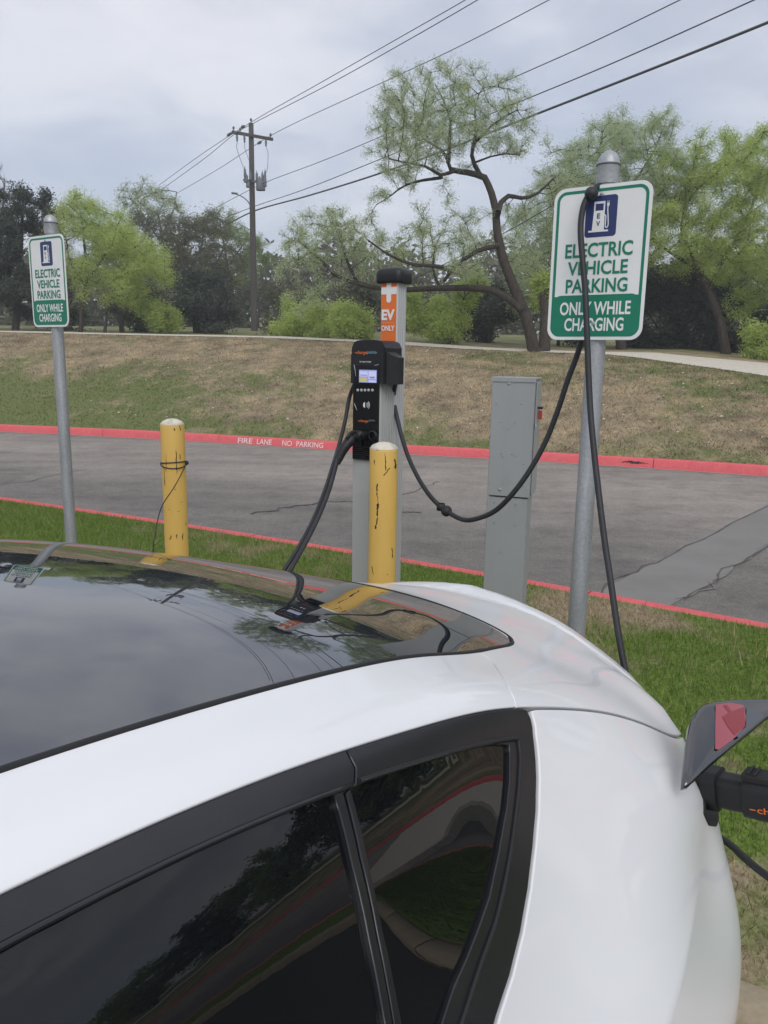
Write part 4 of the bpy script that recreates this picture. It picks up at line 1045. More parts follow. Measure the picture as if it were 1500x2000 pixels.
# thin cord tied round the left bollard
cord = thing('cord', 'thin black cord knotted round the farther bollard, its tail hanging to the grass', 'cord', (bc[0], bc[1], 0))
zc0 = bc[2] - .205
mb = MB()
def bring(z0, tilt, a0):
    return [((br + .004) * math.cos(t), (br + .004) * math.sin(t), z0 + tilt * math.cos(t - a0)) for t in np.linspace(0, 2 * math.pi, 33)]
mb.tube(bring(zc0, .006, baz + .6), .0028, 5); mb.tube(bring(zc0 - .010, .014, baz + math.pi), .0028, 5)
kn = np.array([(br + .006) * math.cos(baz + 1.35), (br + .006) * math.sin(baz + 1.35), zc0 - .004])
mb.lathe([(0, -.011), (.008, -.007), (.010, 0), (.007, .008), (0, .011)], 8, tuple(kn))
tail = [kn, kn + [-.02, -.03, -.03]]
tpx = [(352, 930, 3.64), (338, 955, 3.63), (318, 985, 3.62), (308, 1015, 3.62), (303, 1045, 3.6), (299, 1080, 3.6)]
tail = [kn + np.array([bc[0], bc[1], 0])] + [sp(*q) for q in tpx]
tail = [np.array([q[0] - bc[0], q[1] - bc[1], q[2]]) for q in tail] 
tail.append(tail[-1] + np.array([0, .02, -.25]))
mb.tube(spline(tail, 6), .0026, 5)
mb.build('cord_loop', M['cable'], cord)

# ------------------------------------------------------------------ charger
ca = R(32)
cx_, cy_, cb_ = np.array([math.cos(ca), -math.sin(ca), 0]), np.array([math.sin(ca), math.cos(ca), 0]), None
fl_ = sp(687.5, 1000, 3.42)                      # front left edge of the column
org = fl_ + cx_ * .070; org[2] = -.02
ch = thing('charging_station', 'grey and black two-hose car charger with orange decal and black cap', 'charging station', org, -ca)
def loc_of(px, py, y_local):
    """point of the station's own frame seen at a spot of the photograph on the plane y = y_local"""
    d = ray(px, py); b_ = np.array([math.sin(ca), math.cos(ca), 0])
    t = (y_local - (EYE - org) @ b_) / (d @ b_)
    p = EYE + d * t - org
    return p @ cx_, y_local, p[2]
PW, PD = .140, .118
z_head0 = loc_of(700, 748, 0)[2]; z_head1 = loc_of(720, 664, 0)[2]
z_top = loc_of(765, 549, .14)[2]
# lower column: two ribbed side extrusions round the panel
mb = MB(); mb.box((0, PD / 2, (z_head0 + .02) / 2), (PW, PD, z_head0 + .02), .004)
col_ = mb.build('column', M['ribbed'], ch)
mb = MB()
for i in range(11):
    x = -PW / 2 + .010 + (PW - .020) * i / 10
    mb.box((x, -.0005, .47), (.0085, .001, .94), .0)
for i in range(6):
    mb.box((PW / 2 + .0015, .012 + (PD - .024) * i / 5, (z_head0) / 2 + .06), (.003, .006, z_head0 - .14))
mb.build('rib', M['ribbed'], col_)
# rear mast with its decal
MX0, MX1, MY0, MY1 = -.012, .073, PD + .001, PD + .080
mb = MB(); mb.box(((MX0 + MX1) / 2, (MY0 + MY1) / 2, z_top / 2), (MX1 - MX0, MY1 - MY0, z_top), .006)
mast = mb.build('mast', M['alu'], ch)
mb = MB()
for i in range(4): mb.box((MX1 + .0003, MY0 + .014 + .017 * i, z_top / 2), (.0014, .0025, z_top - .02))
mb.build('rib', M['ribbed'], mast)
dx0, dx1 = MX0 + .006, MX1 - .004; dw = dx1 - dx0; dcx = (dx0 + dx1) / 2; yd = MY0 - .0012
mb = MB(); mb.box((dcx, yd, (z_top + z_head1) / 2 - .08), (dw, .0015, z_top - z_head1 + .16)); mb.build('orange_decal', M['orange'], mast)
yy = yd - .0016
zz = lambda py: loc_of(757, py, yy)[2]
mb = MB()
mb.box((dcx, yy, zz(568)), (dw + .001, .001, zz(561) - zz(575)))
mb.prism([(dcx - .0115, z_top - .002), (dcx - .0115, zz(586))] + [(dcx - .0115 * math.cos(t), zz(586) - .0115 * math.sin(t)) for t in np.linspace(.2, math.pi - .2, 7)] + [(dcx + .0115, zz(586)), (dcx + .0115, z_top - .002)], yy - .0008, yy + .0004)
mb.build('plus_decal', M['decalwhite'], mast)
for (s_, py, h_, w_, m, bo) in (('EV', 615, .045, .066, 'decalwhite', .045), ('CHARGING', 630.5, .009, .064, 'decalpink', .01), ('ONLY', 641, .023, .066, 'decalwhite', .03)):
    text_part('decal_lettering', s_, w_, h_, dcx - .001, yy - .0016, zz(py), M[m], mast, bold=bo)
# cap
cw_, cd_ = .132, .118
mb = MB(); vs = []
cxm, cym = (MX0 + MX1) / 2, (MY0 + MY1) / 2
levels = [(.95, -.010), (1.0, -.003), (1.0, .026), (.97, .036), (.88, .045), (.70, .052), (.42, .056), (.0, .057)]
ro = rrect(1, 1, .22, 5)
for s_, z in levels:
    for p in ro: vs.append((cxm + p[0] * cw_ * s_, cym + p[1] * cd_ * s_, z_top + z))
k = len(ro); fs = [(i * k + j, i * k + (j + 1) % k, (i + 1) * k + (j + 1) % k, (i + 1) * k + j) for i in range(len(levels) - 1) for j in range(k)]
fs.append(tuple(range(k - 1, -1, -1)))
mb.add(vs, fs, True); mb.build('mast_cap', M['plastic'], ch)
# black front panel with screen
pz0 = loc_of(700, 897, 0)[2]
pw0, pw1 = loc_of(690.5, 800, -.004)[0], PW / 2 - .003
pcx, pww = (pw0 + pw1) / 2, pw1 - pw0
mb = MB(); mb.box((pcx, -.005, (pz0 + z_head0) / 2 + .04), (pww, .014, z_head0 - pz0 + .08), .003)
panel_ = mb.build('front_panel', M['glossplastic'], ch)
mb = MB()
for i in range(7):
    z = pz0 + .006 + .0085 * i
    mb.box((pcx, -.0135, z), (pww - .006, .004, .0035))
mb.build('grille_slats', M['plastic'], panel_)['kind'] = 'stuff'
yp = -.0275
# head housing with its arched hood and two side wings
hb = loc_of(700, 748, -.02)[2]; ht = loc_of(720, 664, -.02)[2]
hx0, hx1 = loc_of(687.5, 700, -.02)[0], loc_of(752, 700, -.02)[0]
mb = MB()
prof = [(hx0, hb), (hx1, hb)] + [(hx1 - (hx1 - hx0) * t, ht - .032 + .032 * (1 - (2 * t - 1) ** 4) ** .5 * (1 if 0 < t < 1 else 0)) for t in np.linspace(0, 1, 15)]
mb.prism(prof, -.022, PD - .004)
head = mb.build('head_housing', M['plastic'], ch)
mb = MB(); inset = [(hx0 + .004 + (p[0] - hx0) * ((hx1 - hx0 - .008) / (hx1 - hx0)), min(p[1], ht - .004)) for p in prof]
mb.prism(inset, -.025, -.0215); mb.build('head_face', M['plastic'], head)
wz0, wz1 = hb - .002, loc_of(760, 693, .02)[2]
for sgn, x0 in ((-1, hx0), (1, hx1)):
    mb = MB(); wdt = .030 if sgn < 0 else .042
    ol = [(x0, -.010), (x0 + sgn * wdt * .55, -.004), (x0 + sgn * wdt, .022), (x0 + sgn * wdt, .062), (x0, .062)]
    if sgn < 0: ol = ol[::-1]
    n = len(ol); top = [(p[0], p[1], wz1 + .012 - .024 * abs(p[0] - x0) / wdt) for p in ol]
    vs = [(p[0], p[1], wz0) for p in ol] + top
    mb.add(vs, [tuple(range(n - 1, -1, -1)), tuple(range(n, 2 * n))] + [(i, (i + 1) % n, (i + 1) % n + n, i + n) for i in range(n)])
    mb.build('hose_wing', M['plastic'], head)
# lettering and screen
def on_panel(px, py, y=yp): 
    q = loc_of(px, py, y); return q[0], q[2]
a_, b_ = on_panel(694, 689), on_panel(735, 689)
mid = a_[0] + (b_[0] - a_[0]) * .55
text_part('logo_lettering', 'charge', mid - a_[0] - .004, .017, (a_[0] + .006 + mid) / 2, yp, a_[1], M['orange'], head, bold=.012, shear=.15)
text_part('logo_lettering', 'point', b_[0] - mid - .006, .017, (b_[0] + mid) / 2 - .003, yp, b_[1], M['decalblue'], head, bold=.012, shear=.15)
mb = MB(); mb.box((a_[0] + .002, yp, a_[1]), (.010, .0005, .0022)); mb.build('logo_dash', M['orange'], head)
mb = MB(); mb.box((b_[0] - .002, yp, b_[1]), (.010, .0005, .0022)); mb.box((b_[0] - .002, yp - .0003, b_[1]), (.0022, .0005, .010)); mb.build('logo_plus', M['decalblue'], head)
q0, q1 = on_panel(702, 706.5), on_panel(725, 706.5)
text_part('instruction_lettering', 'TAP CARD TO START', q1[0] - q0[0], .0055, (q0[0] + q1[0]) / 2, yp, q0[1], M['decalwhite'], head, bold=.02)
# bezel
q0, q1 = on_panel(691, 711), on_panel(740, 752)
mb = MB(); mb.box(((q0[0] + q1[0]) / 2, -.0262, (q0[1] + q1[1]) / 2), (q1[0] - q0[0], .003, q0[1] - q1[1]), .001); bez = mb.build('screen_bezel', M['glossplastic'], head)
ys = -.0284
s0, s1 = on_panel(701.5, 722, ys), on_panel(735.5, 748, ys)
mb = MB(); mb.box(((s0[0] + s1[0]) / 2, ys, (s0[1] + s1[1]) / 2), (s1[0] - s0[0], .001, s0[1] - s1[1])); scr = mb.build('screen', M['screen'], head)
sw, sh = s1[0] - s0[0], s0[1] - s1[1]
mb = MB(); mb.box((s0[0] + sw * .26, ys - .0006, s0[1] - sh * .32), (sw * .46, .0006, sh * .40)); mb.box((s0[0] + sw * .76, ys - .0006, s0[1] - sh * .40), (sw * .42, .0006, sh * .60)); mb.box((s0[0] + sw * .76, ys - .0006, s0[1] - sh * .88), (sw * .42, .0006, sh * .16)); mb.build('screen_tile', M['screenpale'], scr)
mb = MB(); mb.box((s0[0] + sw * .24, ys - .0006, s0[1] - sh * .78), (sw * .40, .0006, sh * .32)); mb.build('screen_tile', M['screenyellow'], scr)
mb = MB()
for j, (fx, fz, fw) in enumerate(((.26, .42, .38), (.76, .55, .3), (.76, .62, .26))): mb.box((s0[0] + sw * fx, ys - .0012, s0[1] - sh * fz), (sw * fw, .0004, sh * .045))
mb.build('screen_text_lines', M['signblue'], scr)['kind'] = 'stuff'
for (x0, y0_, x1, y1_) in ((691.5, 712, 695, 735), (731, 714, 739, 712)):
    p0, p1 = on_panel(x0, y0_, ys), on_panel(x1, y1_, ys)
    mb = MB(); mb.tube([(p0[0], ys, p0[1]), ((p0[0] + p1[0]) / 2 + .001, ys, (p0[1] + p1[1]) / 2), (p1[0], ys, p1[1])], .0011, 5); mb.build('bezel_glint_edge', M['alu'], bez)
yb = -.0125
for px in (699, 706, 713, 720, 727.5):
    q = loc_of(px, 762, yb); mb = MB(); mb.lathe([(0, -.005), (.0045, -.0045), (.0062, -.002), (.0066, .0)], 12, q, axis='y'); mb.build('button', M['alu'], panel_)
q = loc_of(713, 791, yb)
mb = MB(); mb.prism([(q[0] + .010 * math.cos(t), q[2] + .012 * math.sin(t)) for t in np.linspace(.5 * math.pi, 1.5 * math.pi, 10)], yb - .0008, yb); 
for rr in (.010, .016, .022):
    arc = [(q[0] + .001 + rr * math.cos(t), yb - .0006, q[2] + rr * math.sin(t)) for t in np.linspace(-.75, .75, 8)]
    mb.tube(arc, .0014, 4)
mb.build('card_symbol', M['decalwhite'], panel_)
p0, p1 = loc_of(692, 788, yb), loc_of(697, 801, yb)
mb = MB(); mb.tube([p0, p1], .0014, 5); mb.build('panel_scratch', M['alu'], panel_)
a_, b_ = loc_of(701, 822, yb), loc_of(733, 822, yb); mid = a_[0] + (b_[0] - a_[0]) * .58
text_part('logo_lettering', 'charge', mid - a_[0] - .003, .0135, (a_[0] + .003 + mid) / 2, yb - .0005, a_[2], M['orange'], panel_, bold=.012, shear=.15)
text_part('logo_lettering', 'point', b_[0] - mid - .004, .0135, (b_[0] + mid) / 2, yb - .0005, b_[2], M['decalgrey'], panel_, bold=.012, shear=.15)
mb = MB(); mb.box((a_[0] - .001, yb - .0005, a_[2]), (.008, .0005, .002)); mb.build('logo_dash', M['orange'], panel_)
# two holsters
for px in (708, 729):
    q = loc_of(px, 851, yb); mb = MB(); mb.lathe([(.017, -.010), (.021, -.010), (.023, .0), (.017, 0.0), (.017, .0)], 16, q, axis='y'); mb.build('holster', M['plastic'], panel_)
# small anchor plate
mb = MB(); mb.box((.0, .09, .012), (.26, .30, .02), .004); mb.build('base_plate', M['alu'], ch)
ST_REAR = org + cx_ * .02

# ------------------------------------------------------------------ cables
HOL = loc_of(708, 851, -.02)
hol_w = org + cx_ * HOL[0] + np.array([math.sin(ca), math.cos(ca), 0]) * HOL[1] + np.array([0, 0, HOL[2]])
lc = thing('charging_cable', 'black charging hose drooping from the left of the charger, its plug parked in the holster', 'cable', (org[0], org[1], 0))
off = np.array([org[0], org[1], 0])
start = org + cx_ * (hx0 - .016) + np.array([math.sin(ca), math.cos(ca), 0]) * .05 + np.array([0, 0, wz0 + .03])
p_ = [start] + [sp(*q) for q in ((683, 775, 3.42), (674, 822, 3.40), (662, 870, 3.34), (650, 910, 3.24), (634, 960, 3.12), (612, 1015, 3.0), (585, 1066, 2.9), (556, 1112, 2.82), (530, 1155, 2.78))]
p_ += [p_[-1] + np.array([-.10, -.02, -.20]), p_[-1] + np.array([-.3, .05, -.52])]
p_[-1][2] = .012
mb = MB(); mb.tube(spline(p_, 8) - off, .0088, 10); mb.tube(spline([start + [0, 0, .02], start + [0, 0, -.05]], 4) - off, .016, 10); mb.build('hose', M['cable'], lc)
pk = [sp(*q) for q in ((661, 893, 3.27), (655, 915, 3.2), (642, 960, 3.08), (622, 1010, 2.98), (596, 1062, 2.88), (568, 1112, 2.8), (548, 1150, 2.76))]
end_ = pk[-1] + np.array([-.12, 0, -.22]); e2 = end_ + np.array([-.25, .03, -.3]); e2[2] = .012
mb = MB(); mb.tube(spline(pk + [end_, e2], 8) - off, .0088, 10); mb.build('hose', M['cable'], lc)
gp = [hol_w + np.array([.012, .02, 0]), hol_w + np.array([-.012, -.04, .004])] + [sp(*q) for q in ((698, 851, 3.30), (686, 858, 3.28), (676, 870, 3.27), (667, 884, 3.27), (661, 896, 3.27), (658, 904, 3.26))]
mb = MB(); mb.tube(spline(gp, 6) - off, np.interp(np.arange(len(gp) * 6 - 5), np.array([0, 6, 12, 18, 24, 30, 36, 42]), [.019, .021, .024, .024, .021, .020, .019, .015]), 14); mb.build('parked_plug', M['plastic'], lc)
lp = spline([sp(694, 843, 3.27), sp(684, 846, 3.25), sp(677, 856, 3.24)], 5) - off
mb = MB(); mb.tube(lp, .007, 8); mb.build('plug_latch', M['rubber'], lc)

rc = thing('charging_cable', 'long black charging hose looping from the charger over the nearer sign to the car', 'cable', (org[0], org[1], 0))
s2 = org + cx_ * (hx1 + .022) + np.array([math.sin(ca), math.cos(ca), 0]) * .045 + np.array([0, 0, wz0 + .03])
A_ = [s2] + [sp(*q) for q in ((769, 775, 3.36), (777, 822, 3.34), (793, 880, 3.28), (815, 930, 3.2), (842, 971, 3.12), (871, 997, 3.02), (905, 1015, 2.92), (938, 1011, 2.84), (972, 994, 2.78), (1008, 956, 2.72), (1040, 910, 2.68), (1068, 857, 2.64), (1090, 800, 2.60), (1108, 745, 2.57), (1134, 672, 2.54), (1150, 590, 2.52), (1165, 480, 2.52), (1180, 400, 2.51), (1192, 374, 2.47), (1200, 365, 2.41))]
front = [(1190, 358, 2.37), (1172, 362, 2.335), (1157, 374, 2.32), (1147, 386, 2.325), (1138, 410, 2.33), (1134, 450, 2.335), (1138, 510, 2.335), (1143, 570, 2.335), (1146, 640, 2.335), (1149, 720, 2.34), (1153, 800, 2.33), (1160, 880, 2.31), (1169, 960, 2.28), (1180, 1050, 2.25), (1192, 1130, 2.22), (1205, 1220, 2.19), (1219, 1300, 2.17), (1230, 1345, 2.16)]
B_ = [sp(*q) for q in front]
g1 = B_[-1] + np.array([.03, -.02, -.20]); 
def cw_pt(X, Y, Z): return CARR * (CAR_R0 - X) + CARL * (Y - CAR_C) + np.array([0, 0, Z + CAR_Z0])
CTH = R(34.0); CAR_C, CAR_R0, CAR_Z0 = 1.085, 2.03, -.25
CARR = np.array([math.sin(CTH), math.cos(CTH), 0]); CARL = np.array([math.cos(CTH), -math.sin(CTH), 0])
tail = [sp(1252, 1440, 2.17), sp(1290, 1525, 2.16), sp(1345, 1592, 2.11)]
tail += [sp(1424, 1648, 1.98), sp(1450, 1672, 1.88), sp(1500, 1712, 1.74), sp(1560, 1745, 1.62)]
plug_c = cw_pt(.43, .86, .885)
pax = CARL * .93 + np.array([0, 0, .16]) + CARR * -.12; pax /= np.linalg.norm(pax)
plug_tail = plug_c + pax * .30 + np.array([0, 0, -.035])
tail += [plug_tail + np.array([.07, -.06, -.13]), plug_tail + pax * .06 + np.array([0, 0, -.04]), plug_tail]
off = np.array([org[0], org[1], 0])
mb = MB(); mb.tube(spline(A_ + B_ + tail, 7) - off, .0094, 12); mb.build('hose', M['cable'], rc)
def ball(name, c, rx, mat_):
    mb = MB(); mb.lathe([(rx * math.cos(t), rx * math.sin(t)) for t in np.linspace(-math.pi / 2, math.pi / 2, 12)], 16, tuple(np.asarray(c) - off)); return mb.build(name, mat_, rc)
ball('hose_stop', sp(872, 998, 3.01), .022, M['rubber'])
ball('hose_stop', sp(1155, 378, 2.315), .0205, M['cable'])
mb = MB(); mb.lathe([(.0125, -.014), (.017, -.014), (.017, .014), (.0125, .014)], 14, tuple(sp(861, 990, 3.05) - off)); mb.build('hose_clamp', M['rubber'], rc)
# the plug in the car, built along its own axis
px_ = np.cross(pax, [0, 0, 1.0]); px_ /= np.linalg.norm(px_); pz_ = np.cross(px_, pax)
def pf(x, a, z): return plug_c + px_ * x + pax * a + pz_ * z - off
def extr(mb, prof, stations):
    vs = []; k = len(prof)
    for (a, s_, dz) in stations:
        for p in prof: vs.append(pf(p[0] * s_, a, p[1] * s_ + dz))
    fs = [(i * k + j, i * k + (j + 1) % k, (i + 1) * k + (j + 1) % k, (i + 1) * k + j) for i in range(len(stations) - 1) for j in range(k)]
    fs += [tuple(range(k - 1, -1, -1)), tuple(range((len(stations) - 1) * k, len(stations) * k))]
    mb.add(vs, fs, False)
pr = rrect(.066, .078, .018, 5)
mb = MB(); extr(mb, pr, [(-.075, .80, .004), (-.03, .84, 0), (-.03, 1.04, 0), (.0, 1.06, 0), (.002, .86, 0), (.05, .84, 0), (.052, 1.0, 0), (.17, 1.02, 0), (.20, .95, -.004), (.25, .72, -.014), (.30, .45, -.030), (.32, .4, -.034)]); plug = mb.build('car_plug', M['plastic'], rc)
mb = MB(); lid = rrect(.046, .016, .004, 3)
vs = []; k = len(lid)
for a in (.05, .19):
    for p in lid: vs.append(pf(p[0], a, p[1] + .044))
mb.add(vs, [(j, (j + 1) % k, k + (j + 1) % k, k + j) for j in range(k)] + [tuple(range(k - 1, -1, -1)), tuple(range(k, 2 * k))])
for a in (.062, .074): 
    pts = [pf(-.020, a, .054), pf(.020, a, .054)]; mb.tube(pts, .003, 5)
mb.build('plug_lever', M['rubber'], plug)
def rotp(c):
    return np.array([pf(.0345 * SIDE, q[0], q[2]) for q in c])
SIDE = 1 if (px_ @ (EYE - plug_c)) > 0 else -1
text_part('logo_lettering', 'charge', .070, .0175, .115, 0, -.012, M['orange'], plug, bold=.012, rot=rotp)
text_part('logo_lettering', 'point', .050, .0175, .180, 0, -.012, M['decalgrey'], plug, bold=.012, rot=rotp)
mb = MB(); mb.add([pf(.0346 * SIDE, a, z) for a, z in ((.066, -.013), (.077, -.013), (.077, -.0105), (.066, -.0105))], [(0, 1, 2, 3)]); mb.build('logo_dash', M['orange'], plug)

# ------------------------------------------------------------------ electrical cabinet
ka = R(20.3)
kx, kb = np.array([math.cos(ka), -math.sin(ka), 0]), np.array([math.sin(ka), math.cos(ka), 0])
KW = 3.3
ko = sp(948.5, 1130, KW)
kl = sp(956.5, 850, KW)
cab = thing('electrical_cabinet', 'slim grey metal power pedestal with screws standing right of the charger', 'electrical cabinet', (kl[0], kl[1], -.02), -ka)
def kloc(px, py, y=0.0):
    d = ray(px, py); o = np.array([kl[0], kl[1], -.02]); t = (y - (EYE - o) @ kb) / (d @ kb); p = EYE + d * t - o
    return p @ kx, y, p[2]
x1 = kloc(1040, 850)[0]; zt_ = kloc(1000, 741)[2]; zm_ = kloc(990, 970)[2]
kd = .135
mb = MB(); mb.box((x1 / 2 + .0, kd / 2, (zt_ + zm_) / 2), (x1, kd, zt_ - zm_), .003); box_ = mb.build('upper_box', M['enamel'], cab)
xl0, xl1 = kloc(949, 1040)[0], kloc(1021, 1040)[0]
mb = MB(); mb.box(((xl0 + xl1) / 2 + .003, kd / 2 + .004, zm_ / 2 - .004), (x1 - .008, kd - .006, zm_ - .004), .003); mb.build('lower_box', M['enamel'], cab)
mb = MB(); mb.box((x1 / 2, kd / 2, zt_ + .0045), (x1 + .008, kd + .008, .009), .002); mb.box((x1 / 2, -.002, zt_ - .004), (x1 + .006, .004, .012)); mb.build('lid', M['enamel'], box_)
mb = MB(); mb.box((x1 + .004, kd / 2 + .008, (zt_ + zm_) / 2 - .0), (.006, kd - .03, zt_ - zm_ - .02), .002); mb.build('side_door', M['enamel'], box_)
mb = MB(); mb.box((x1 + .0085, .022, kloc(1047, 832)[2]), (.004, .018, .012)); mb.build('door_latch', M['alu'], box_)
hq = kloc(1056, 803, .05)
mb = MB(); mb.box((x1 + .016, .062, kloc(1056, 797, .05)[2]), (.022, .02, .010), .002); mb.build('handle_bracket', M['plastic'], box_)
mb = MB(); mb.box((x1 + .018, .062, kloc(1056, 809, .05)[2] - .004), (.014, .014, .038), .002); mb.build('switch_handle', M['redplastic'], box_)
for (px, py, r0) in ((994, 749, .0075), (970, 788, .0032), (1018, 789, .0032), (978, 824, .003), (1005.5, 825, .003), (992, 838, .002), (984, 836, .0015), (999, 834, .0015), (959, 849, .003), (958, 870, .003), (979, 885, .003), (1000, 886, .003), (981, 891, .003), (1008, 891, .003), (967, 892, .002), (957, 891, .003), (956, 900, .003), (955, 942, .003), (1023, 906, .003), (1022, 949, .003), (976, 956, .0075)):
    q = kloc(px, py, 0); mb = MB(); mb.lathe([(0, -.004), (r0 * .7, -.0035), (r0, -.001), (r0, .001)], 10, q, axis='y'); mb.build('screw', M['enamel'], box_)
for (px, py, r0) in ((966, 980, .003), (1008, 985, .003), (965, 1020, .003), (1006, 1025, .003), (978, 1077, .003)):
    q = kloc(px, py, .001); mb = MB(); mb.lathe([(0, -.004), (r0 * .7, -.0035), (r0, -.001), (r0, .001)], 10, q, axis='y'); mb.build('screw', M['enamel'], cab)
q = kloc(987, 942, -.0003); mb = MB(); ring_prism(mb, [(q[0] + .0165 * math.cos(t), q[2] + .0165 * math.sin(t)) for t in np.linspace(0, 2 * math.pi, 25)[:-1]], [(q[0] + .0145 * math.cos(t), q[2] + .0145 * math.sin(t)) for t in np.linspace(0, 2 * math.pi, 25)[:-1]], -.001, .001); mb.build('knockout_ring', M['enamel'], box_)

# ------------------------------------------------------------------ car body surface
RAILS=[
 # K0 centre
 [(0,0,1.045),(.15,0,1.085),(.3,0,1.120),(.5,0,1.184),(.7,0,1.253),(.9,0,1.318),(1.1,0,1.380),(1.3,0,1.428),(1.55,0,1.469),(1.8,0,1.487),(2.1,0,1.50),(2.5,0,1.488),(2.8,0,1.43),(3.2,0,1.22),(3.6,0,1.02),(4.0,0,.95),(4.4,0,.84),(4.62,0,.70)],
 # K1 glass edge
 [(0,.415,.975),(.15,.428,1.017),(.3,.439,1.063),(.5,.455,1.122),(.7,.478,1.190),(.9,.50,1.25),(1.1,.515,1.312),(1.3,.525,1.360),(1.55,.53,1.404),(1.8,.53,1.434),(2.1,.53,1.448),(2.5,.535,1.436),(2.8,.57,1.385),(3.2,.64,1.185),(3.6,.70,1.0),(4.0,.66,.925),(4.4,.58,.82),(4.62,.5,.68)],
 # K2 trim top / trunk line
 [(0,.68,.81),(.15,.732,.865),(.3,.738,.915),(.5,.712,1.015),(.7,.685,1.112),(.9,.663,1.192),(1.1,.648,1.262),(1.3,.640,1.313),(1.55,.64,1.370),(1.8,.64,1.407),(2.1,.64,1.425),(2.5,.645,1.415),(2.8,.68,1.36),(3.2,.74,1.165),(3.6,.80,.985),(4.0,.77,.88),(4.4,.68,.77),(4.62,.58,.64)],
 # K3 glass top
 [(0,.69,.785),(.15,.748,.837),(.3,.763,.888),(.5,.742,.985),(.7,.715,1.082),(.9,.690,1.158),(1.1,.672,1.218),(1.3,.664,1.275),(1.55,.663,1.340),(1.8,.663,1.383),(2.1,.665,1.403),(2.5,.67,1.393),(2.8,.705,1.335),(3.2,.76,1.145),(3.6,.815,.96),(4.0,.80,.85),(4.4,.72,.74),(4.62,.6,.6)],
 # K4 belt / shoulder
 [(0,.70,.72),(.15,.775,.775),(.3,.815,.83),(.5,.825,.895),(.7,.815,.945),(.9,.805,.965),(1.1,.795,.97),(1.3,.793,.97),(1.55,.795,.965),(1.8,.80,.96),(2.1,.805,.955),(2.5,.81,.945),(2.8,.815,.935),(3.2,.82,.92),(3.6,.845,.88),(4.0,.84,.78),(4.4,.77,.66),(4.62,.6,.55)],
 # K5 crease
 [(0,.70,.62),(.15,.785,.68),(.3,.845,.75),(.5,.858,.785),(.7,.878,.797),(.9,.900,.79),(1.1,.90,.775),(1.3,.88,.76),(1.55,.875,.75),(1.8,.875,.74),(2.1,.878,.73),(2.5,.882,.72),(2.8,.888,.71),(3.2,.90,.70),(3.6,.91,.69),(4.0,.88,.62),(4.4,.79,.54),(4.62,.6,.46)],
 # K6 low
 [(0,.75,.45),(.15,.85,.47),(.3,.915,.48),(.5,.945,.48),(.7,.957,.47),(.9,.957,.45),(1.1,.94,.43),(1.3,.915,.42),(1.55,.91,.41),(1.8,.91,.40),(2.1,.91,.40),(2.5,.91,.40),(2.8,.91,.40),(3.2,.92,.41),(3.6,.92,.42),(4.0,.89,.40),(4.4,.80,.38),(4.62,.6,.35)],
 # K7 sill
 [(0,.70,.30),(.15,.82,.27),(.3,.90,.25),(.5,.935,.24),(.7,.945,.23),(.9,.93,.2),(1.1,.87,.17),(1.3,.86,.17),(1.55,.86,.17),(1.8,.86,.17),(2.1,.86,.17),(2.5,.86,.17),(2.8,.86,.17),(3.2,.87,.17),(3.6,.87,.18),(4.0,.84,.19),(4.4,.75,.2),(4.62,.55,.21)],
]
EOFF=[0,.025,.10,.11,.11,.10,.09,.10]
def ncs(x,y):
    n=len(x);h=np.diff(x);A=np.eye(n);b=np.zeros(n)
    for i in range(1,n-1):
        A[i,i-1]=h[i-1];A[i,i]=2*(h[i-1]+h[i]);A[i,i+1]=h[i]
        b[i]=6*((y[i+1]-y[i])/h[i]-(y[i]-y[i-1])/h[i-1])
    m=np.linalg.solve(A,b)
    return (np.array(x),np.array(y),m)
def ev(s,t):
    x,y,m=s;i=np.clip(np.searchsorted(x,t)-1,0,len(x)-2);h=x[i+1]-x[i];a=(x[i+1]-t)/h;b=(t-x[i])/h
    return a*y[i]+b*y[i+1]+((a**3-a)*m[i]+(b**3-b)*m[i+1])*h*h/6
SP=[(ncs([p[0] for p in r],[p[1] for p in r]),ncs([p[0] for p in r],[p[2] for p in r])) for r in RAILS]
def S(u,v):
    u=np.asarray(u,float);v=np.asarray(v,float);u,v=np.broadcast_arrays(u,v);sh=u.shape;u=u.ravel();v=np.clip(v.ravel(),0,6.9999)
    w=np.clip(1-u/.5,0,1)**2
    K=[np.stack([u+e*w,ev(a,u),ev(b,u)],-1) for (a,b),e in zip(SP,EOFF)]
    K=[K[1]*np.array([1,-1,1])]+K
    K=np.stack(K,1) # n,9,3 ; index+1
    K=np.concatenate([K,(2*K[:,-1]-K[:,-2])[:,None]],1)
    n=len(u);i=np.floor(v).astype(int);t=(v-i)[:,None];a=np.arange(n)
    P0,P1,P2,P3=[K[a,i+j] for j in range(4)]
    h0=np.linalg.norm(P1-P0,axis=1,keepdims=True)+1e-9;h1=np.linalg.norm(P2-P1,axis=1,keepdims=True)+1e-9;h2=np.linalg.norm(P3-P2,axis=1,keepdims=True)+1e-9
    m1=((P1-P0)/h0*h1+(P2-P1)/h1*h0)/(h0+h1)*h1
    m2=((P2-P1)/h1*h2+(P3-P2)/h2*h1)/(h1+h2)*h1
    ch=P2-P1
    wd=(np.clip((u-.95)/.25,0,1))[:,None]
    k1=np.where(i[:,None]==5,.75,0.)
    k2=np.where(i[:,None]==3,.85*wd,0.)+np.where(i[:,None]==4,.75,0.)
    m1=m1+(ch-m1)*k1;m2=m2+(ch-m2)*k2
    t2=t*t;t3=t2*t
    q=(2*t3-3*t2+1)*P1+(t3-2*t2+t)*m1+(-2*t3+3*t2)*P2+(t3-t2)*m2
    return q.reshape(sh+(3,))

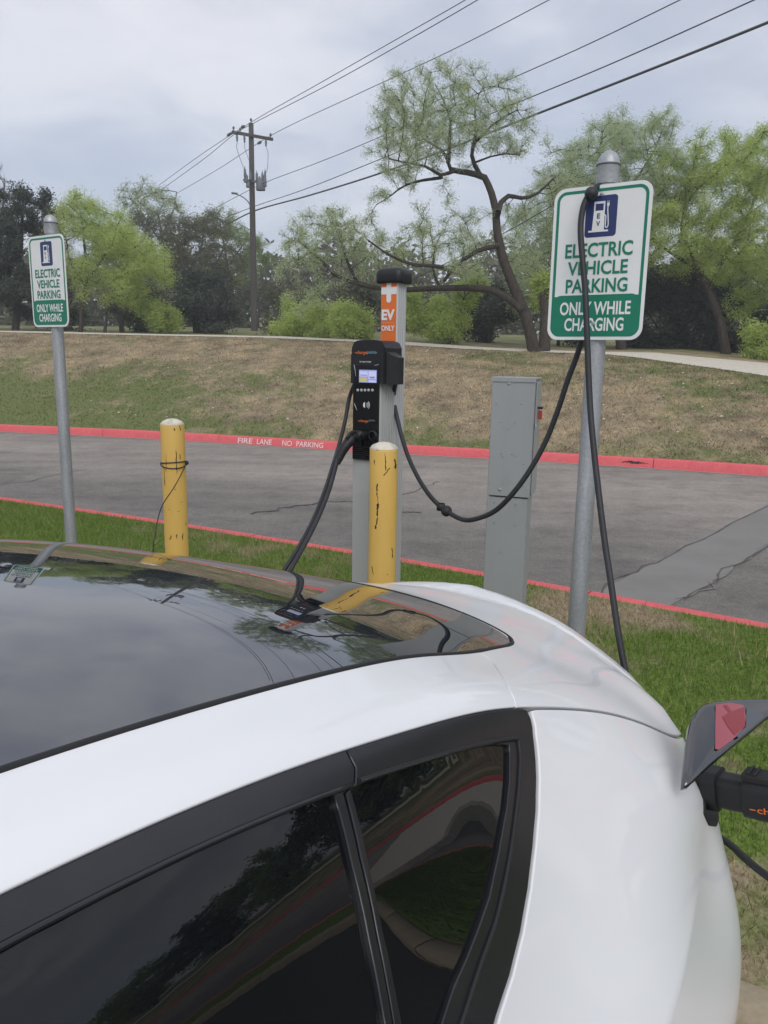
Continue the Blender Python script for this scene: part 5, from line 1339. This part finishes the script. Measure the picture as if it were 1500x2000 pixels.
# ------------------------------------------------------------------ the parked car
CX0 = 2.3
GV = np.array([0, .53, .66, .70, .87, 1.0, 1.34, 1.58])
def v2g(v): return np.sign(v) * np.interp(np.abs(v), np.arange(8), GV)
def g2v(g): return np.sign(g) * np.interp(np.abs(g), GV, np.arange(8))
def SS(u, v):
    """signed v: negative is the car's right side. local car coordinates"""
    q = S(u, np.abs(v)); q = q.copy(); sg = np.where(np.asarray(v) < 0, -1.0, 1.0)
    return np.stack([q[..., 0] - CX0, q[..., 1] * sg, q[..., 2]], -1)
def SN(u, v):
    h = 2e-3
    a = SS(u + h, v) - SS(u - h, v)
    g = v2g(v); b_ = SS(u, g2v(g + h)) - SS(u, g2v(g - h))
    n = np.cross(a, b_); n /= np.linalg.norm(n, axis=-1, keepdims=True) + 1e-12
    p = SS(u, v); ref = p * np.array([.15, 1, 1]) - np.array([0, 0, .6])
    return n * np.sign((n * ref).sum(-1, keepdims=True))
def densify(poly, res):
    out = []
    n = len(poly)
    for i in range(n):
        a, b_ = np.array(poly[i]), np.array(poly[(i + 1) % n])
        k = max(1, int(np.ceil(np.linalg.norm(b_ - a) / res)))
        for j in range(k): out.append(a + (b_ - a) * j / k)
    return np.array(out)
def area(P): return .5 * np.sum(P[:, 0] * np.roll(P[:, 1], -1) - np.roll(P[:, 0], -1) * P[:, 1])
def outward(P):
    d = np.roll(P, -1, 0) - np.roll(P, 1, 0); d /= np.linalg.norm(d, axis=1, keepdims=True) + 1e-12
    o = np.stack([d[:, 1], -d[:, 0]], 1)
    return o if area(P) > 0 else -o
def inside(P, Q):
    x, y = Q[:, 0], Q[:, 1]; r_ = np.zeros(len(Q), bool); n = len(P); j = n - 1
    for i in range(n):
        xi, yi, xj, yj = P[i, 0], P[i, 1], P[j, 0], P[j, 1]
        c = ((yi > y) != (yj > y)) & (x < (xj - xi) * (y - yi) / (yj - yi + 1e-15) + xi)
        r_ ^= c; j = i
    return r_
CREASE = float(v2g(5.0))
def panel(name, poly, material, parent, res=.022, off=0.0, gap=.0022, flange=.012, holes=(), mirror=False, curve=True, edge_mat=None, rnd=.0022):
    """a body panel cut out of the car's surface: outline in (u, v), edges turned in by a flange"""
    def prep(pl_, g_):
        P = densify([(a, float(v2g(b_))) for a, b_ in pl_], res)
        return P - outward(P) * g_
    P = prep(poly, gap); H = [prep(h, -gap) for h in holes]
    if mirror: P = P * [1, -1]; H = [h * [1, -1] for h in H]
    lo, hi = P.min(0), P.max(0)
    gx, gy = np.meshgrid(np.arange(lo[0], hi[0], res), np.arange(lo[1], hi[1], res), indexing='ij')
    Q = np.stack([gx.ravel(), gy.ravel()], 1); Q[:, 1] += (np.round((Q[:, 0] - lo[0]) / res) % 2) * res / 2
    ok = inside(P, Q)
    for h in H: ok &= ~inside(h, Q)
    Q = Q[ok]
    B = np.concatenate([P] + H)
    d = np.min(np.linalg.norm(Q[:, None] - B[None], axis=2), axis=1) if len(Q) else np.zeros(0)
    Q = Q[d > res * .55]
    sgn_ = -1 if mirror else 1
    cr = np.stack([np.arange(lo[0], hi[0], res), np.full(len(np.arange(lo[0], hi[0], res)), CREASE * sgn_)], 1)
    okc = inside(P, cr)
    for h in H: okc &= ~inside(h, cr)
    cr = cr[okc]
    if len(cr):
        cr = cr[np.min(np.linalg.norm(cr[:, None] - B[None], axis=2), axis=1) > res * .3]
        Q = Q[np.abs(Q[:, 1] - CREASE * sgn_) > res * .45]
        cr = np.concatenate([cr, cr + [0, res * .3], cr - [0, res * .3]])
    V2 = np.concatenate([B, Q, cr]) if len(cr) else np.concatenate([B, Q]); E = []; o = 0
    for L_ in [P] + H:
        k = len(L_); E += [(o + i, o + (i + 1) % k) for i in range(k)]; o += k
    r_ = delaunay_2d_cdt([Vector(p) for p in V2], E, [], 0, 1e-7)
    W2 = np.array([tuple(p) for p in r_[0]]); T = np.array([f_ for f_ in r_[2] if len(f_) == 3])
    c = W2[T].mean(1); m = inside(P, c)
    for h in H: m &= ~inside(h, c)
    T = T[m]
    u, v = W2[:, 0], g2v(W2[:, 1])
    N = SN(u, v); X = SS(u, v) + N * off
    a = np.cross(X[T[:, 1]] - X[T[:, 0]], X[T[:, 2]] - X[T[:, 0]])
    fl = (a * N[T[:, 0]]).sum(1) < 0
    T[fl] = T[fl][:, ::-1]
    verts, norms, faces = [X], [N], [tuple(t) for t in T]; o = len(X); mi = [0] * len(T)
    if flange > 0:
        for L_, sg in [(P, 1)] + [(h, -1) for h in H]:
            uu, vv = L_[:, 0], g2v(L_[:, 1]); k = len(L_)
            n0 = SN(uu, vv); x0 = SS(uu, vv) + n0 * off
            o2 = outward(L_) * sg; q = L_ + o2 * 1e-3
            w_ = SS(q[:, 0], g2v(q[:, 1])) - SS(uu, vv); w_ -= n0 * (w_ * n0).sum(1, keepdims=True); w_ /= np.linalg.norm(w_, axis=1, keepdims=True) + 1e-12
            rings = [(x0, n0), (x0 + w_ * rnd * .7 - n0 * rnd * .3, (n0 + w_) / 1.414), (x0 + w_ * rnd - n0 * rnd, w_), (x0 + w_ * rnd - n0 * flange, w_)]
            for x_, n_ in rings: verts.append(x_); norms.append(n_)
            for r0 in range(3):
                for i in range(k):
                    j = (i + 1) % k; f_ = (o + r0 * k + i, o + r0 * k + j, o + (r0 + 1) * k + j, o + (r0 + 1) * k + i)
                    faces.append(f_); mi.append(0)
            o += 4 * k
    X = np.concatenate(verts); N = np.concatenate(norms)
    me = bpy.data.meshes.new(name); me.from_pydata(X.tolist(), [], faces)
    # wind every flange face outwards
    me.polygons.foreach_set('use_smooth', np.ones(len(faces), bool))
    me.update()
    fn = np.empty(len(faces) * 3); me.polygons.foreach_get('normal', fn); fn = fn.reshape(-1, 3)
    bad = [i for i in range(len(T), len(faces)) if fn[i] @ N[list(faces[i])].mean(0) < 0]
    if bad:
        for i in bad: faces[i] = faces[i][::-1]
        me.clear_geometry(); me.from_pydata(X.tolist(), [], faces); me.polygons.foreach_set('use_smooth', np.ones(len(faces), bool)); me.update()
    me.normals_split_custom_set_from_vertices([tuple(n_) for n_ in N])
    return link_mesh(name, me, material, parent)

car_loc = CARR * (CAR_R0 - CX0) + CARL * (0 - CAR_C) + np.array([0, 0, CAR_Z0])
car = thing('parked_car', 'white electric sedan with black glass roof, plugged in at its rear corner', 'car', car_loc, math.atan2(-CARR[1], -CARR[0]))
def both(fn):
    for m in (False, True): fn(m)

# roof glass, one sweep from the windscreen header to the boot lid
rg_half = [(2.55, 1.0), (2.2, 1.0), (1.8, 1.0), (1.4, 1.0), (1.1, 1.0), (.95, .999), (.83, .994), (.72, .985), (.64, .972), (.585, .950), (.545, .922), (.517, .885), (.497, .83), (.482, .74), (.470, .60), (.460, .40), (.455, .2)]
glass_poly = rg_half + [(.454, 0.0)] + [(a, -b_) for a, b_ in reversed(rg_half)] + [(2.58, -.5), (2.59, 0), (2.58, .5)]
panel('roof_glass', glass_poly, M['glass'], car, res=.028, gap=.004, off=.0008, flange=.01, rnd=.003)
seal_o = [(a - (.006 if i > 9 else 0), b_ + .004 + (.012 if i > 8 else 0)) for i, (a, b_) in enumerate(rg_half)]
# white side rails
seam = [(.846, 1.008), (.846, 1.06), (.850, 1.13), (.872, 1.24), (.907, 1.37), (.950, 1.55), (.992, 1.75), (1.022, 1.985)]
def rail(m): panel('roof_rail', seam + [(1.2, 1.985), (1.6, 1.985), (2.2, 1.985), (2.6, 1.985), (3.0, 1.985), (3.45, 1.985), (3.45, 1.02), (3.0, 1.02), (2.6, 1.02), (2.2, 1.008), (1.6, 1.008), (1.1, 1.008)], M['paint'], car, mirror=m, gap=.0016)
both(rail)
panel('windscreen', [(2.62, 0.0), (2.62, .6), (2.60, 1.0), (3.0, 1.0), (3.45, 1.0), (3.52, .6), (3.55, 0), (3.52, -.6), (3.45, -1.0), (3.0, -1.0), (2.60, -1.0), (2.62, -.6)], M['sideglass'], car, res=.05, gap=.004)
# boot lid: from the glass round its corners out to the shut line
boot_half = [(.454, 0.0), (.455, .2), (.460, .40), (.470, .60), (.482, .74), (.497, .83), (.517, .885), (.545, .922), (.585, .950), (.64, .972), (.72, .985), (.83, .994)] + [(a, min(b_, 1.98)) for a, b_ in seam] + [(1.018, 1.995), (.9, 1.99), (.7, 1.99), (.5, 1.99), (.3, 1.99), (.15, 1.99), (.03, 1.99), (.0, 1.9), (.0, 1.4), (.0, .8), (.0, 0)]
boot_half = [(a + (0), b_ + (.010 if .45 < a < .84 and b_ < 1.0 and i < 12 else 0)) for i, (a, b_) in enumerate(boot_half)]
panel('boot_lid', boot_half + [(a, -b_) for a, b_ in reversed(boot_half[1:-1])], M['paint'], car, res=.028, gap=.0026, flange=.02)
# quarter panel: below the shut line, behind the door edge, with the wheel arch cut out
E_ = [(.980, 2.10), (.986, 2.4), (.993, 2.68), (1.009, 3.03), (1.026, 3.128), (1.044, 3.219), (1.081, 3.375), (1.121, 3.508), (1.169, 3.643), (1.218, 3.752), (1.268, 3.833), (1.317, 3.887), (1.37, 3.96)]
AX_R, AX_F = 1.0, 3.87
arch = lambda c, r0, rev=False: [(c + r0 * math.cos(t), g2v(v2g(5.0) + (.80 - (.335 + r0 * math.sin(t))) * 1.02)) for t in np.linspace(math.pi, 0, 19)]
qa = arch(AX_R, .365)
quarter = [(.0, 2.03), (.15, 2.03), (.3, 2.03), (.5, 2.03), (.7, 2.03), (.86, 2.04), (.96, 2.06)] + E_ + [(1.40, 4.3), (1.385, 5.0)] + [(a, float(b_)) for a, b_ in reversed(qa) if b_ < 6.9 and a < 1.38] + [(.63, 6.95), (.4, 6.95), (.2, 6.95), (.0, 6.95), (.0, 6.0), (.0, 5.0), (.0, 4.0), (.0, 3.0)]
port = [(.26, 3.30), (.33, 3.36), (.372, 3.70), (.44, 4.08), (.481, 4.40), (.455, 4.66), (.40, 4.86), (.28, 4.80), (.17, 4.4), (.15, 3.7)]
panel('quarter_panel', quarter, M['paint'], car, res=.024, gap=.0026, flange=.02, holes=[port], rnd=.003)
panel('quarter_panel', quarter, M['paint'], car, res=.03, gap=.0026, flange=.02, mirror=True)
# door glass, black surround and divider
def Frail(u): return 2.90
gl_rear = [(1.086, 3.01), (1.123, 3.174), (1.156, 3.283), (1.215, 3.429), (1.266, 3.537), (1.307, 3.592), (1.347, 3.637), (1.386, 3.671), (1.421, 3.72), (1.47, 3.80)]
quarter_glass = [(1.452, 2.95), (1.43, 2.885), (1.34, 2.885), (1.219, 2.885), (1.14, 2.92)] + gl_rear + [(1.486, 3.75), (1.485, 3.594), (1.480, 3.351), (1.470, 3.184)]
rear_glass = [(1.478, 2.90), (1.6, 2.89), (1.9, 2.88), (2.25, 2.88), (2.27, 3.2), (2.27, 3.85), (1.9, 3.85), (1.53, 3.84), (1.509, 3.60), (1.503, 3.363), (1.494, 3.17)]
front_glass = [(2.33, 2.88), (2.5, 2.9), (2.75, 3.0), (2.95, 3.25), (3.1, 3.6), (3.15, 3.85), (2.7, 3.85), (2.33, 3.85), (2.33, 3.2)]
def side(m):
    out = [(1.028, 2.005), (1.2, 2.005), (1.428, 2.005), (1.428, 2.5), (1.440, 2.86), (1.462, 3.0), (1.478, 3.17), (1.488, 3.36), (1.495, 3.6), (1.505, 3.93)]
    E2 = [(a + .006, b_) for a, b_ in E_]
    surround_rear = [(.99, 2.08)] + [(1.0, 2.02)] + out + [(1.45, 3.97)] + [p for p in reversed(E2[1:])]
    panel('window_surround', surround_rear, M['trim'], car, res=.016, gap=.0012, off=-.002, flange=.012, holes=[[(a, b_) for a, b_ in quarter_glass]], mirror=m)
    upper = [(1.432, 2.005), (1.8, 2.005), (2.3, 2.005), (2.298, 3.93), (1.9, 3.95), (1.51, 3.94), (1.499, 3.6), (1.492, 3.36), (1.482, 3.17), (1.466, 3.0), (1.444, 2.86), (1.432, 2.5)]
    panel('window_surround', upper, M['trim'], car, res=.016, gap=.0012, off=-.002, flange=.012, holes=[rear_glass], mirror=m)
    fr = [(2.304, 2.005), (2.6, 2.005), (3.0, 2.1), (3.2, 2.5), (3.25, 3.93), (2.8, 3.95), (2.304, 3.94)]
    panel('window_surround', fr, M['trim'], car, res=.03, gap=.0012, off=-.002, holes=[front_glass], mirror=m)
    gi = lambda P: P
    panel('door_window', rear_glass, M['sideglass'], car, res=.02, gap=-.004, off=-.008, flange=0, mirror=m)
    panel('quarter_window', quarter_glass, M['sideglass'], car, res=.016, gap=-.004, off=-.008, flange=0, mirror=m)
    panel('door_window', front_glass, M['sideglass'], car, res=.03, gap=-.004, off=-.008, flange=0, mirror=m)
    # doors
    a_r = [(a, float(b_)) for a, b_ in qa if a > 1.30 and b_ < 6.9]
    panel('rear_door', [(1.385, 3.985), (1.9, 3.985), (2.3, 3.985), (2.3, 6.0), (2.3, 6.9), (1.5, 6.9), (1.41, 6.2), (1.405, 5.0)], M['paint'], car, res=.045, gap=.003, mirror=m)
    panel('front_door', [(2.31, 3.985), (2.8, 3.985), (3.3, 3.985), (3.34, 5.0), (3.36, 6.0), (3.3, 6.9), (2.31, 6.9), (2.31, 6.0)], M['paint'], car, res=.045, gap=.003, mirror=m)
    fa = arch(AX_F, .365)
    panel('front_wing', [(3.26, 2.3), (3.29, 3.97), (3.35, 5.0), (3.37, 6.0), (3.4, 6.9)] + [(a, float(b_)) for a, b_ in fa if b_ < 6.9] + [(4.3, 6.9), (4.62, 6.9), (4.62, 3.0), (4.4, 2.05), (4.0, 2.02), (3.6, 2.02), (3.47, 2.02)], M['paint'], car, res=.05, gap=.003, mirror=m)
both(side)
panel('bonnet', [(3.56, 0), (3.53, .6), (3.47, 1.0), (3.47, 1.98), (4.0, 1.98), (4.4, 1.98), (4.61, 1.98), (4.61, 0), (4.61, -1.98), (4.4, -1.98), (4.0, -1.98), (3.47, -1.98), (3.47, -1.0), (3.53, -.6)], M['paint'], car, res=.06, gap=.003)
# inner body under the panels, closed at both ends; black paints in gap shade
ug, vg = np.concatenate([np.linspace(0, 1.6, 41), np.linspace(1.7, 4.62, 40)]), np.linspace(-6.95, 6.95, 93)
UU, VV = np.meshgrid(ug, vg, indexing='ij')
N = SN(UU, VV); X = SS(UU, VV) - N * .016
n_, k_ = UU.shape
i_, j_ = np.meshgrid(np.arange(n_ - 1), np.arange(k_ - 1), indexing='ij'); a_ = (i_ * k_ + j_).ravel()
F_ = np.stack([a_, a_ + 1, a_ + k_ + 1, a_ + k_], 1)
cU, cV = (UU[:-1, :-1] + UU[1:, 1:]).ravel() / 2, np.abs((VV[:-1, :-1] + VV[1:, 1:]).ravel() / 2)
cX = X.reshape(-1, 3)[F_].mean(1)
wheelhole = np.zeros(len(F_), bool)
for ax in (AX_R, AX_F): wheelhole |= (np.hypot(cX[:, 0] - (ax - CX0), cX[:, 2] - .335) < .40) & (cX[:, 2] < .74) & (np.abs(cX[:, 1]) > .5)
porthole = (cX[:, 1] > 0) & inside(np.array([(a, float(v2g(b_))) for a, b_ in port]), np.stack([cU, v2g(cV)], 1))
link_mesh('inner_shell', np_mesh('inner_shell', X.reshape(-1, 3), F_[~(wheelhole | porthole)], True), M['under'], car)
mb = MB(); vs = [tuple(X[-1, j]) for j in range(k_)]; mb.add(vs, [(j, j + 1, k_ - 2 - j, k_ - 1 - j) for j in range(k_ // 2 - 1)]); mb.build('front_bumper', M['paint'], car)
# rear fascia: bumper skin carried round from the quarter panels, number plate recess and lip
e_ = SS(np.zeros(93), vg); rings = [e_]
for s_, dx in ((.985, -.02), (.95, -.055), (.80, -.075), (.4, -.085), (.0, -.088)):
    q = e_.copy(); q[:, 1] *= s_; q[:, 0] += dx * (1 if True else 0); rings.append(q)
V = np.concatenate(rings); F2 = [(r0 * 93 + j, r0 * 93 + j + 1, (r0 + 1) * 93 + j + 1, (r0 + 1) * 93 + j) for r0 in range(5) for j in range(92)]
link_mesh('rear_bumper', np_mesh('rear_bumper', V, F2, True), M['paint'], car)
# floor
mb = MB(); mb.box((0.05, 0, .21), (4.2, 1.5, .06)); mb.build('floor_pan', M['under'], car)
# wheels
for ax in (AX_R, AX_F):
    for sy in (1, -1):
        w = bpy.data.objects.new('wheel', None); COL.objects.link(w); w.parent = car; w.location = (ax - CX0, sy * .80, .335); w.empty_display_size = .1
        mb = MB(); mb.lathe([(.235, -.11), (.30, -.115), (.328, -.095), (.335, -.04), (.335, .04), (.328, .095), (.30, .115), (.235, .11)], 40, axis='y'); mb.build('tyre', M['tyre'], w)
        mb = MB(); mb.lathe([(.237, -.10), (.225, -.09), (.225, .09), (.237, .10)], 32, axis='y')
        mb.lathe([(0, sy * .085), (.05, sy * .085), (.065, sy * .07), (.065, sy * .02), (0, sy * .02)], 16, axis='y')
        for s_ in range(5):
            t = 2 * math.pi * s_ / 5
            for d in (-.16, .16):
                c0, c1 = np.array([.05 * math.cos(t), sy * .06, .05 * math.sin(t)]), np.array([.23 * math.cos(t + d), sy * .075, .23 * math.sin(t + d)])
                mb.tube([c0, c1], .016, 6)
        mb.build('rim', M['rim'], w)
# mirrors, handles
for sy in (1, -1):
    mb = MB(); vs = []; st = [(-.0, .35), (.03, .8), (.07, 1.0), (.14, .98), (.19, .7), (.205, .3)]
    for (t, s_) in st:
        for p in rrect(.10 * s_, .13 * s_, .03 * s_, 4): vs.append((3.02 - CX0 + p[0], sy * (.88 + t), 1.0 + p[1] + .02))
    k = len(rrect(1, 1, .2, 4)); mb.add(vs, [(i * k + j, i * k + (j + 1) % k, (i + 1) * k + (j + 1) % k, (i + 1) * k + j) for i in range(5) for j in range(k)] + [tuple(range(k)), tuple(range(5 * k, 6 * k))], True); mb.build('side_mirror', M['paint'], car)
    for x in (1.62, 2.52):
        q = SS(np.array([x]), np.array([4.55 * sy]))[0]; mb = MB(); mb.box((q[0], q[1] + sy * .004, q[2]), (.22, .02, .028), .006); mb.build('door_handle', M['paint'], car)
    panel('head_lamp', [(4.2, 2.15), (4.45, 2.1), (4.6, 2.3), (4.6, 3.2), (4.45, 3.6), (4.25, 3.2)], M['lampclear'], car, res=.05, off=.006, gap=0, mirror=sy < 0)
# tail lamps wrap the corners; the left one's front end is the charge port lid, swung open
lamp = [(.0, 2.10), (.06, 2.10), (.10, 2.12), (.11, 3.2), (.11, 3.9), (.10, 4.3), (.07, 4.45), (.0, 4.4)]
panel('tail_lamp', lamp, M['redlens'], car, res=.03, off=.004, gap=.002)
panel('tail_lamp', [(.0, 2.08), (.12, 2.08), (.3, 2.12), (.5, 3.3), (.55, 3.75), (.5, 4.1), (.3, 4.4), (.15, 4.45), (.0, 4.4)], M['redlens'], car, res=.03, off=.004, gap=.002, mirror=True)
lx = lambda X, Y, Z: (X - CX0, Y, Z)
# charge port: dark recess with a ring of the socket
pc = np.array(lx(.43, .80, .86))
pp = densify([(a, float(v2g(b_))) for a, b_ in port], .03)
ow = outward(pp)
def prow(dd, h):
    q = pp + ow * dd; uu, vv = q[:, 0], g2v(q[:, 1]); return SS(uu, vv) + SN(uu, vv) * h
x0, x1, x2, x3 = prow(.006, .0), prow(.005, .004), prow(-.008, .003), prow(-.012, -.05); cen = x3.mean(0); x3 = cen + (x3 - cen) * .85
k = len(pp); V = np.concatenate([x0, x1, x2, x3, [cen]]); F3 = [(r0 * k + i, r0 * k + (i + 1) % k, (r0 + 1) * k + (i + 1) % k, (r0 + 1) * k + i) for r0 in range(3) for i in range(k)]
mb = MB(); mb.add(V, F3 + [(3 * k + i, 3 * k + (i + 1) % k, 4 * k) for i in range(k)]); prt = mb.build('charge_port', M['rubber'], car)
mb = MB(); mb.lathe([(.030, .0), (.038, .0), (.042, .045), (.030, .05), (.030, .0)], 20, (pc[0], pc[1] - .03, pc[2]), axis='y'); mb.build('socket_ring', M['plastic'], prt)
# the lid itself: a lens shell, surveyed corner by corner
def atY(px, py, Y):
    d = ray(px, py); t = (Y - CAR_C - (EYE @ CARL)) / (d @ CARL); q = EYE + d * t
    return np.array([(CAR_R0 - q @ CARR) - CX0, Y, q[2] - CAR_Z0])
_pa, _pb, _pc = atY(1333, 1538, .825), atY(1370, 1377, .805), atY(1530, 1366, .94)
_pn = np.cross(_pb - _pa, _pc - _pa); _pn /= np.linalg.norm(_pn)
def on_lid(px, py):
    d = ray(px, py); dl = np.array([-(d @ CARR), d @ CARL, d[2]])
    e_l = np.array([(CAR_R0 - EYE @ CARR) - CX0, EYE @ CARL + CAR_C, EYE[2] - CAR_Z0])
    return e_l + dl * (((_pa - e_l) @ _pn) / (dl @ _pn))
lidp = [on_lid(*p) for p in ((1333, 1538), (1335, 1508), (1340, 1457), (1345, 1422), (1350, 1405), (1358, 1390), (1371, 1378), (1397, 1371), (1427, 1367), (1460, 1366), (1494, 1366), (1530, 1366), (1548, 1370), (1545, 1378), (1500, 1402), (1460, 1435), (1420, 1468), (1380, 1501), (1345, 1535))]
lidp = np.array(lidp); cen = lidp.mean(0)
uu_, ss_, vt_ = np.linalg.svd(lidp - cen); nl = vt_[2]
eye_loc = np.array([(CAR_R0 - EYE @ CARR) - CX0, EYE @ CARL + CAR_C, EYE[2] - CAR_Z0])
if nl @ (eye_loc - cen) < 0: nl = -nl
def shell(P, c, rise, thick, name, m, parent, rim=.004):
    k = len(P); rings = [P - nl * thick, P + nl * 0, c + (P - c) * .93 + nl * (rise * .28 + .002), c + (P - c) * .8 + nl * rise * .55, c + (P - c) * .55 + nl * rise * .85, c + (P - c) * .25 + nl * rise]
    V = np.concatenate(rings + [[c + nl * rise], [c - nl * thick]])
    F = [(r0 * k + i, r0 * k + (i + 1) % k, (r0 + 1) * k + (i + 1) % k, (r0 + 1) * k + i) for r0 in range(5) for i in range(k)]
    F += [(5 * k + i, 5 * k + (i + 1) % k, 6 * k) for i in range(k)] + [((i + 1) % k, i, 6 * k + 1) for i in range(k)]
    mb = MB(); mb.add(V, F, True); return mb.build(name, m, parent)
lid = shell(lidp, cen, .010, .010, 'charge_port_lid', M['lampblack'], car)
def lid_pt(px, py, h):
    d = ray(px, py); dl = np.array([-(d @ CARR) * -1, 0, 0])
    dl = np.array([d @ CARR * -1, d @ CARL, d[2]])      # local axes: forward, left, up
    t = ((cen + nl * h - eye_loc) @ nl) / (dl @ nl)
    return eye_loc + dl * t
def lid_piece(name, pts, m, h0, h1):
    a = [lid_pt(x, y, h1) for x, y in pts]; b_ = [lid_pt(x, y, h0) for x, y in pts]; k = len(a)
    mb = MB(); mb.add(a + b_, [tuple(range(k))] + [(i, (i + 1) % k, k + (i + 1) % k, k + i) for i in range(k)]); return mb.build(name, m, lid)
lid_piece('red_reflector', [(1398, 1376), (1425, 1372), (1452, 1377), (1457, 1400), (1455, 1418), (1440, 1437), (1404, 1464), (1397, 1463), (1397, 1420)], M['sheenlens'], .004, .0112)
lid_piece('inner_red_lens', [(1411, 1400), (1424, 1391), (1413, 1378), (1419, 1376), (1430, 1389), (1453, 1381), (1456, 1418), (1435, 1436), (1423, 1421)], M['redlens'], .006, .0122)
lid_piece('clear_lens', [(1458, 1382), (1478, 1387), (1493, 1399), (1467, 1422), (1443, 1441), (1437, 1437), (1457, 1419)], M['glass'], .004, .0116)
# hinge arm under the lid
mb = MB(); mb.tube([lx(.40, .80, .95), tuple(cen - nl * .012)], .008, 8); mb.build('lid_hinge', M['plastic'], car)
# thin rubber strip and belt trim along the door glass
def strip(name, path, rad, m, off, mir=False, n=6):
    P = spline([(a, b_, 0) for a, b_ in path], 6); uu, vv = P[:, 0], P[:, 1] * (-1 if mir else 1)
    X = SS(uu, vv) + SN(uu, vv) * off
    mb = MB(); mb.tube(X, rad, n); return mb.build(name, m, car)
for mir in (False, True):
    strip('glass_run_strip', [(1.435, 2.84), (1.34, 2.84), (1.219, 2.84), (1.12, 2.87), (1.062, 2.93), (1.068, 3.05), (1.09, 3.15), (1.125, 3.275), (1.187, 3.45), (1.262, 3.61), (1.332, 3.70), (1.40, 3.79)], .0035, M['rubber'], -.001, mir)
    strip('glass_run_strip', [(1.428, 2.865), (1.34, 2.868), (1.219, 2.868), (1.12, 2.90)], .0018, M['trim'], .0005, mir)
    strip('window_edge_strip', [(2.27, 2.865), (1.9, 2.868), (1.6, 2.872), (1.45, 2.88)], .003, M['trim'], -.001, mir)
    strip('belt_trim', [(2.3, 3.93), (1.9, 3.945), (1.55, 3.93), (1.42, 3.93), (1.36, 3.94)], .011, M['trim'], .002, mir)
    strip('roof_seal', [(2.55, 1.004), (2.2, 1.004), (1.8, 1.004), (1.4, 1.004), (1.1, 1.004), (.95, 1.003), (.83, .999), (.72, .990), (.64, .977), (.582, .956), (.540, .928), (.510, .89), (.488, .83), (.474, .74), (.462, .60), (.452, .40), (.447, .2), (.446, 0.0)], .0042, M['rubber'], -.001, mir)

# raised island added out of frame on the right for the rear pane to mirror
isl = thing('traffic_island', 'pale concrete traffic island added out of frame, seen only mirrored in the rear pane of the car', 'traffic island', kw(8.6, 5.3, -.15), 0)
mb = MB(); a0, a1 = kw(6.0, 3.9), kw(11.4, 6.7); ctr = kw(8.6, 5.3); dd = (a1 - a0)[:2] / np.linalg.norm((a1 - a0)[:2]); nn = np.array([-dd[1], dd[0]])
out = [a0[:2] + (-dd * math.cos(t) + nn * math.sin(t)) * .55 for t in np.linspace(-math.pi / 2, math.pi / 2, 11)] + [a1[:2] + (dd * math.cos(t) - nn * math.sin(t)) * .55 for t in np.linspace(-math.pi / 2, math.pi / 2, 11)]
k = len(out); vs = [(p[0] - ctr[0], p[1] - ctr[1], z) for z in (-.05, .11) for p in out] + [((p[0] - ctr[0]) * .97, (p[1] - ctr[1]) * .97, .13) for p in out]
mb.add(vs, [(r0 * k + i, r0 * k + (i + 1) % k, (r0 + 1) * k + (i + 1) % k, (r0 + 1) * k + i) for r0 in range(2) for i in range(k)] + [tuple(range(2 * k, 3 * k))]); mb.build('island_slab', M['gravel'], isl)

# ------------------------------------------------------------------ thin haze volume added to mimic lens veil over the far trees
hm = bpy.data.materials.new('haze_box'); hm.use_nodes = True
hn = hm.node_tree.nodes; hn.clear()
ho = hn.new('ShaderNodeOutputMaterial'); hv = hn.new('ShaderNodeVolumePrincipled')
hv.inputs['Color'].default_value = (0.9, 0.93, 0.96, 1); hv.inputs['Density'].default_value = 0.003; hv.inputs['Anisotropy'].default_value = 0.2
hm.node_tree.links.new(hv.outputs[0], ho.inputs['Volume'])
mb = MB(); mb.box((0, 40, 9), (1300, 1300, 24)); tag(mb.build('haze', hm, None), kind='stuff')
